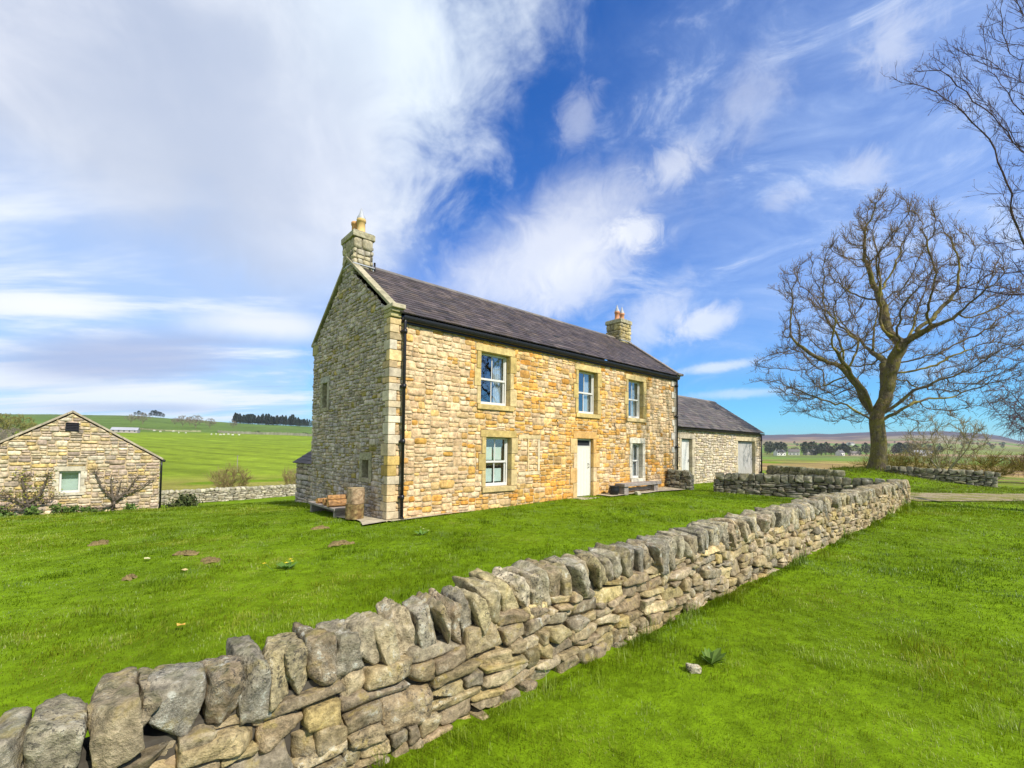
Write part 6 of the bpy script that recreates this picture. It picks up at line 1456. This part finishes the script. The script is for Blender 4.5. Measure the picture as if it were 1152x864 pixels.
n_soft = t.noise(dirn, 2.6, 5, .55, .2).outputs[0]
n_mid = t.noise(dirn, 7., 6, .6, .4).outputs[0]
n_puff = t.noise(dirn, 13., 6, .62, .5).outputs[0]
n_streak = fl_noise(2.0, .9, 7, .62, 1.1, .35)           # streaks running away from the viewer
n_band = fl_noise(.35, 1.15, 7, .6, .4, 0., 3.)      # bands across the view, low in the sky
wmap = t('ShaderNodeMapping', {'Vector': dirn, 'Rotation': (0, R(38), 0), 'Scale': (2.6, 4., 8.5)}).outputs[0]
n_wisp = t.noise(wmap, 1.5, 9, .66, .9).outputs[0]
n_fine = t.noise(dirn, 16., 8, .68, .8).outputs[0]
def half(p, q, inside, soft, wob, noise_=None):
    """soft half space of the sky bounded by the great circle through two directions"""
    N_ = np.cross(sky_dir(*p), sky_dir(*q)); N_ /= np.linalg.norm(N_)
    if np.dot(N_, sky_dir(*inside)) < 0: N_ = -N_
    d_ = t('ShaderNodeVectorMath', {0: dirn, 1: tuple(N_)}, operation='DOT_PRODUCT').outputs['Value']
    d_ = t.math('ADD', d_, t.math('MULTIPLY', t.math('SUBTRACT', noise_ or n_mid, .5), wob))
    return t.ramp(d_, -soft, soft)
def lobe(p, rad, soft, wob, noise_=None):
    d_ = t('ShaderNodeVectorMath', {0: dirn, 1: tuple(sky_dir(*p))}, operation='DOT_PRODUCT').outputs['Value']
    a_ = t.math('ARCCOSINE', t.math('MINIMUM', d_, 1.)); a_ = t.math('ADD', a_, t.math('MULTIPLY', t.math('SUBTRACT', noise_ or n_mid, .5), wob))
    return t.ramp(a_, R(rad + soft), R(rad - soft))
def seglobe(p, q, wid, soft, wob, noise_=None):
    """elongated lobe along the arc p-q"""
    a_, b_ = sky_dir(*p), sky_dir(*q); m_ = (a_ + b_); m_ /= np.linalg.norm(m_); N_ = np.cross(a_, b_); N_ /= np.linalg.norm(N_); T_ = np.cross(N_, m_)
    L_ = math.acos(np.clip(np.dot(a_, b_), -1, 1)) / 2
    dn = t('ShaderNodeVectorMath', {0: dirn, 1: tuple(N_ / R(wid))}, operation='DOT_PRODUCT').outputs['Value']
    dt = t('ShaderNodeVectorMath', {0: dirn, 1: tuple(T_ / L_)}, operation='DOT_PRODUCT').outputs['Value']
    dm_ = t('ShaderNodeVectorMath', {0: dirn, 1: tuple(m_)}, operation='DOT_PRODUCT').outputs['Value']
    r_ = t.math('SQRT', t.math('ADD', t.math('MULTIPLY', dn, dn), t.math('MULTIPLY', dt, dt)))
    r_ = t.math('ADD', r_, t.math('MULTIPLY', t.math('SUBTRACT', noise_ or n_mid, .5), wob))
    return t.math('MULTIPLY', t.ramp(r_, 1 + soft, 1 - soft), t.ramp(dm_, .2, .5))
mul = lambda *a: __import__('functools').reduce(lambda x, y: t.math('MULTIPLY', x, y), a)
mxm = lambda a, b: t.math('MAXIMUM', a, b)
C = SKY
S_ = 8.4                                             # cloud brightness in sky units (background strength .1)
cl = lambda r, g, b: (r * S_, g * S_, b * S_)
# deeper blue overhead is left to the sky model; thin veil over the right half
veil = mul(half((690, 330), (860, 0), (1100, 200), .34, .35), t.ramp(n_wisp, .30, .68, .50, 1.))
veil = mul(veil, t.ramp(sx.outputs[2], .06, .30, .10, 1.))
C = t.mix(t.math('MULTIPLY', veil, .54), C, cl(.58, .74, 1.05))
wisps = mul(t.ramp(n_wisp, .50, .72), t.ramp(n_fine, .36, .62, .15, 1.), half((610, 300), (740, 0), (1000, 100), .18, .4), t.ramp(sx.outputs[2], .06, .22, .2, 1.))
C = t.mix(t.math('MULTIPLY', wisps, .48), C, cl(.80, .87, 1.0))
# bright puffs
for (p, q, wd_, sf, wb_, s_) in [((515, 335), (715, 232), 4.6, .75, 2.0, .74), ((600, 345), (700, 290), 3.0, .7, 1.8, .55), ((690, 265), (745, 255), 1.9, .6, 2.4, .7), ((735, 188), (785, 178), 1.5, .9, 3.6, .5), ((760, 375), (825, 352), 1.5, .6, 2.2, .65),
                          ((770, 418), (850, 407), .55, .6, 1.6, .6), ((700, 380), (770, 330), 2.4, .8, 2.2, .5), ((945, 198), (995, 184), 1.3, .9, 4.0, .4), ((860, 226), (905, 218), 1.0, .9, 3.8, .35), ((975, 60), (1040, 20), 1.8, .9, 4.0, .4), ((640, 160), (665, 100), 1.6, .8, 3.0, .32), ((820, 150), (865, 70), 2.2, .9, 3.0, .3), ((790, 445), (880, 440), .5, .7, 1.8, .4)]:
    C = t.mix(t.math('MULTIPLY', seglobe(p, q, wd_, sf, wb_, n_fine if wd_ < 4 else t.math('ADD', t.math('MULTIPLY', n_mid, .6), t.math('MULTIPLY', n_fine, .4))), s_), C, cl(.93, .955, 1.0))
# low layered clouds on the left
lowm = half((355, 480), (455, 250), (100, 380), .13, .5)
base = mul(lowm, t.ramp(sx.outputs[2], .015, .06, .0, 1.))
C = t.mix(t.math('MULTIPLY', base, .70), C, cl(.56, .70, .92))
C = t.mix(mul(base, t.ramp(n_band, .44, .58), .85), C, cl(.90, .95, 1.04))
C = t.mix(mul(base, t.ramp(n_band, .44, .33), t.ramp(sx.outputs[2], .24, .12), .70), C, cl(.36, .47, .72))
C = t.mix(mul(seglobe((-10, 412), (250, 398), 2.3, .6, 1.5, n_band), .85), C, cl(.42, .50, .74))
C = t.mix(mul(seglobe((-20, 340), (130, 350), .8, .8, 1.4), .75), C, cl(.95, .97, 1.)); C = t.mix(mul(seglobe((230, 360), (370, 370), 1.3, .8, 1.8), .75), C, cl(.95, .96, 1.)); C = t.mix(mul(seglobe((0, 432), (260, 440), .7, .8, 1.8), .55), C, cl(.90, .94, 1.)); C = t.mix(mul(seglobe((60, 458), (240, 460), .5, .8, 1.2), .6), C, cl(.36, .50, .80))
# large soft cloud, upper left
big = mul(half((585, -30), (440, 300), (150, 150), .13, .42), t.ramp(t.math('ADD', sx.outputs[2], t.math('MULTIPLY', t.math('SUBTRACT', n_soft, .5), .30)), .27, .44))
big = mxm(big, mul(seglobe((210, 235), (440, 255), 6.5, .7, 1.2), .9))
bc = t.mix(t.ramp(t.math('ADD', t.math('MULTIPLY', n_soft, .6), t.math('MULTIPLY', n_mid, .4)), .36, .62), cl(.40, .50, .68), cl(.84, .89, .97))
bc = t.mix(mul(seglobe((330, 60), (560, 20), 11., .9, .8), .8), bc, cl(.80, .90, 1.0)); bc = t.mix(mul(lobe((60, 40), 16., 14., .2), .35), bc, cl(.76, .76, .88)); bc = t.mix(mul(lobe((350, 215), 8, 7, .2), .7), bc, cl(.80, .85, .98)); bc = t.mix(mul(seglobe((20, 195), (190, 180), 3.5, .9, 1.5), .55), bc, cl(.86, .90, .98)); bc = t.mix(mul(lobe((215, 145), 13, 10, .3), .62), bc, cl(.45, .53, .70))
C = t.mix(big, C, bc)
bg = t('ShaderNodeBackground', {'Color': C, 'Strength': .1}); t.l.new(bg.outputs[0], out.inputs[0])

hz = MB(); hz.box((-6050, -6050, -75), (12100, 0, 0), (0, 12100, 0), (0, 0, 225))
hm = bpy.data.materials.new('haze'); hm.use_nodes = True; hm.node_tree.nodes.clear(); ht = NT(hm.node_tree); ho = ht('ShaderNodeOutputMaterial')
hv = ht('ShaderNodeVolumePrincipled', {'Color': (.80, .88, 1., 1), 'Density': .0001, 'Anisotropy': .2}); ht.l.new(hv.outputs[0], ho.inputs['Volume'])
tag(hz.build('haze', hm), kind='stuff')
# ------------------------------------------------------------------ lift everything so that the eye is at 1.7 m
for o_ in list(bpy.data.objects):
    if o_.parent is None: o_.location.z += LIFT
co.location.z = LIFT
sc.render.engine = 'CYCLES'; sc.cycles.use_denoising = True; sc.cycles.max_bounces = 6; sc.cycles.diffuse_bounces = 3; sc.cycles.transparent_max_bounces = 12
sc.view_settings.view_transform = 'Standard'; sc.view_settings.look = 'None'; sc.view_settings.exposure = 0.38; sc.view_settings.gamma = 1
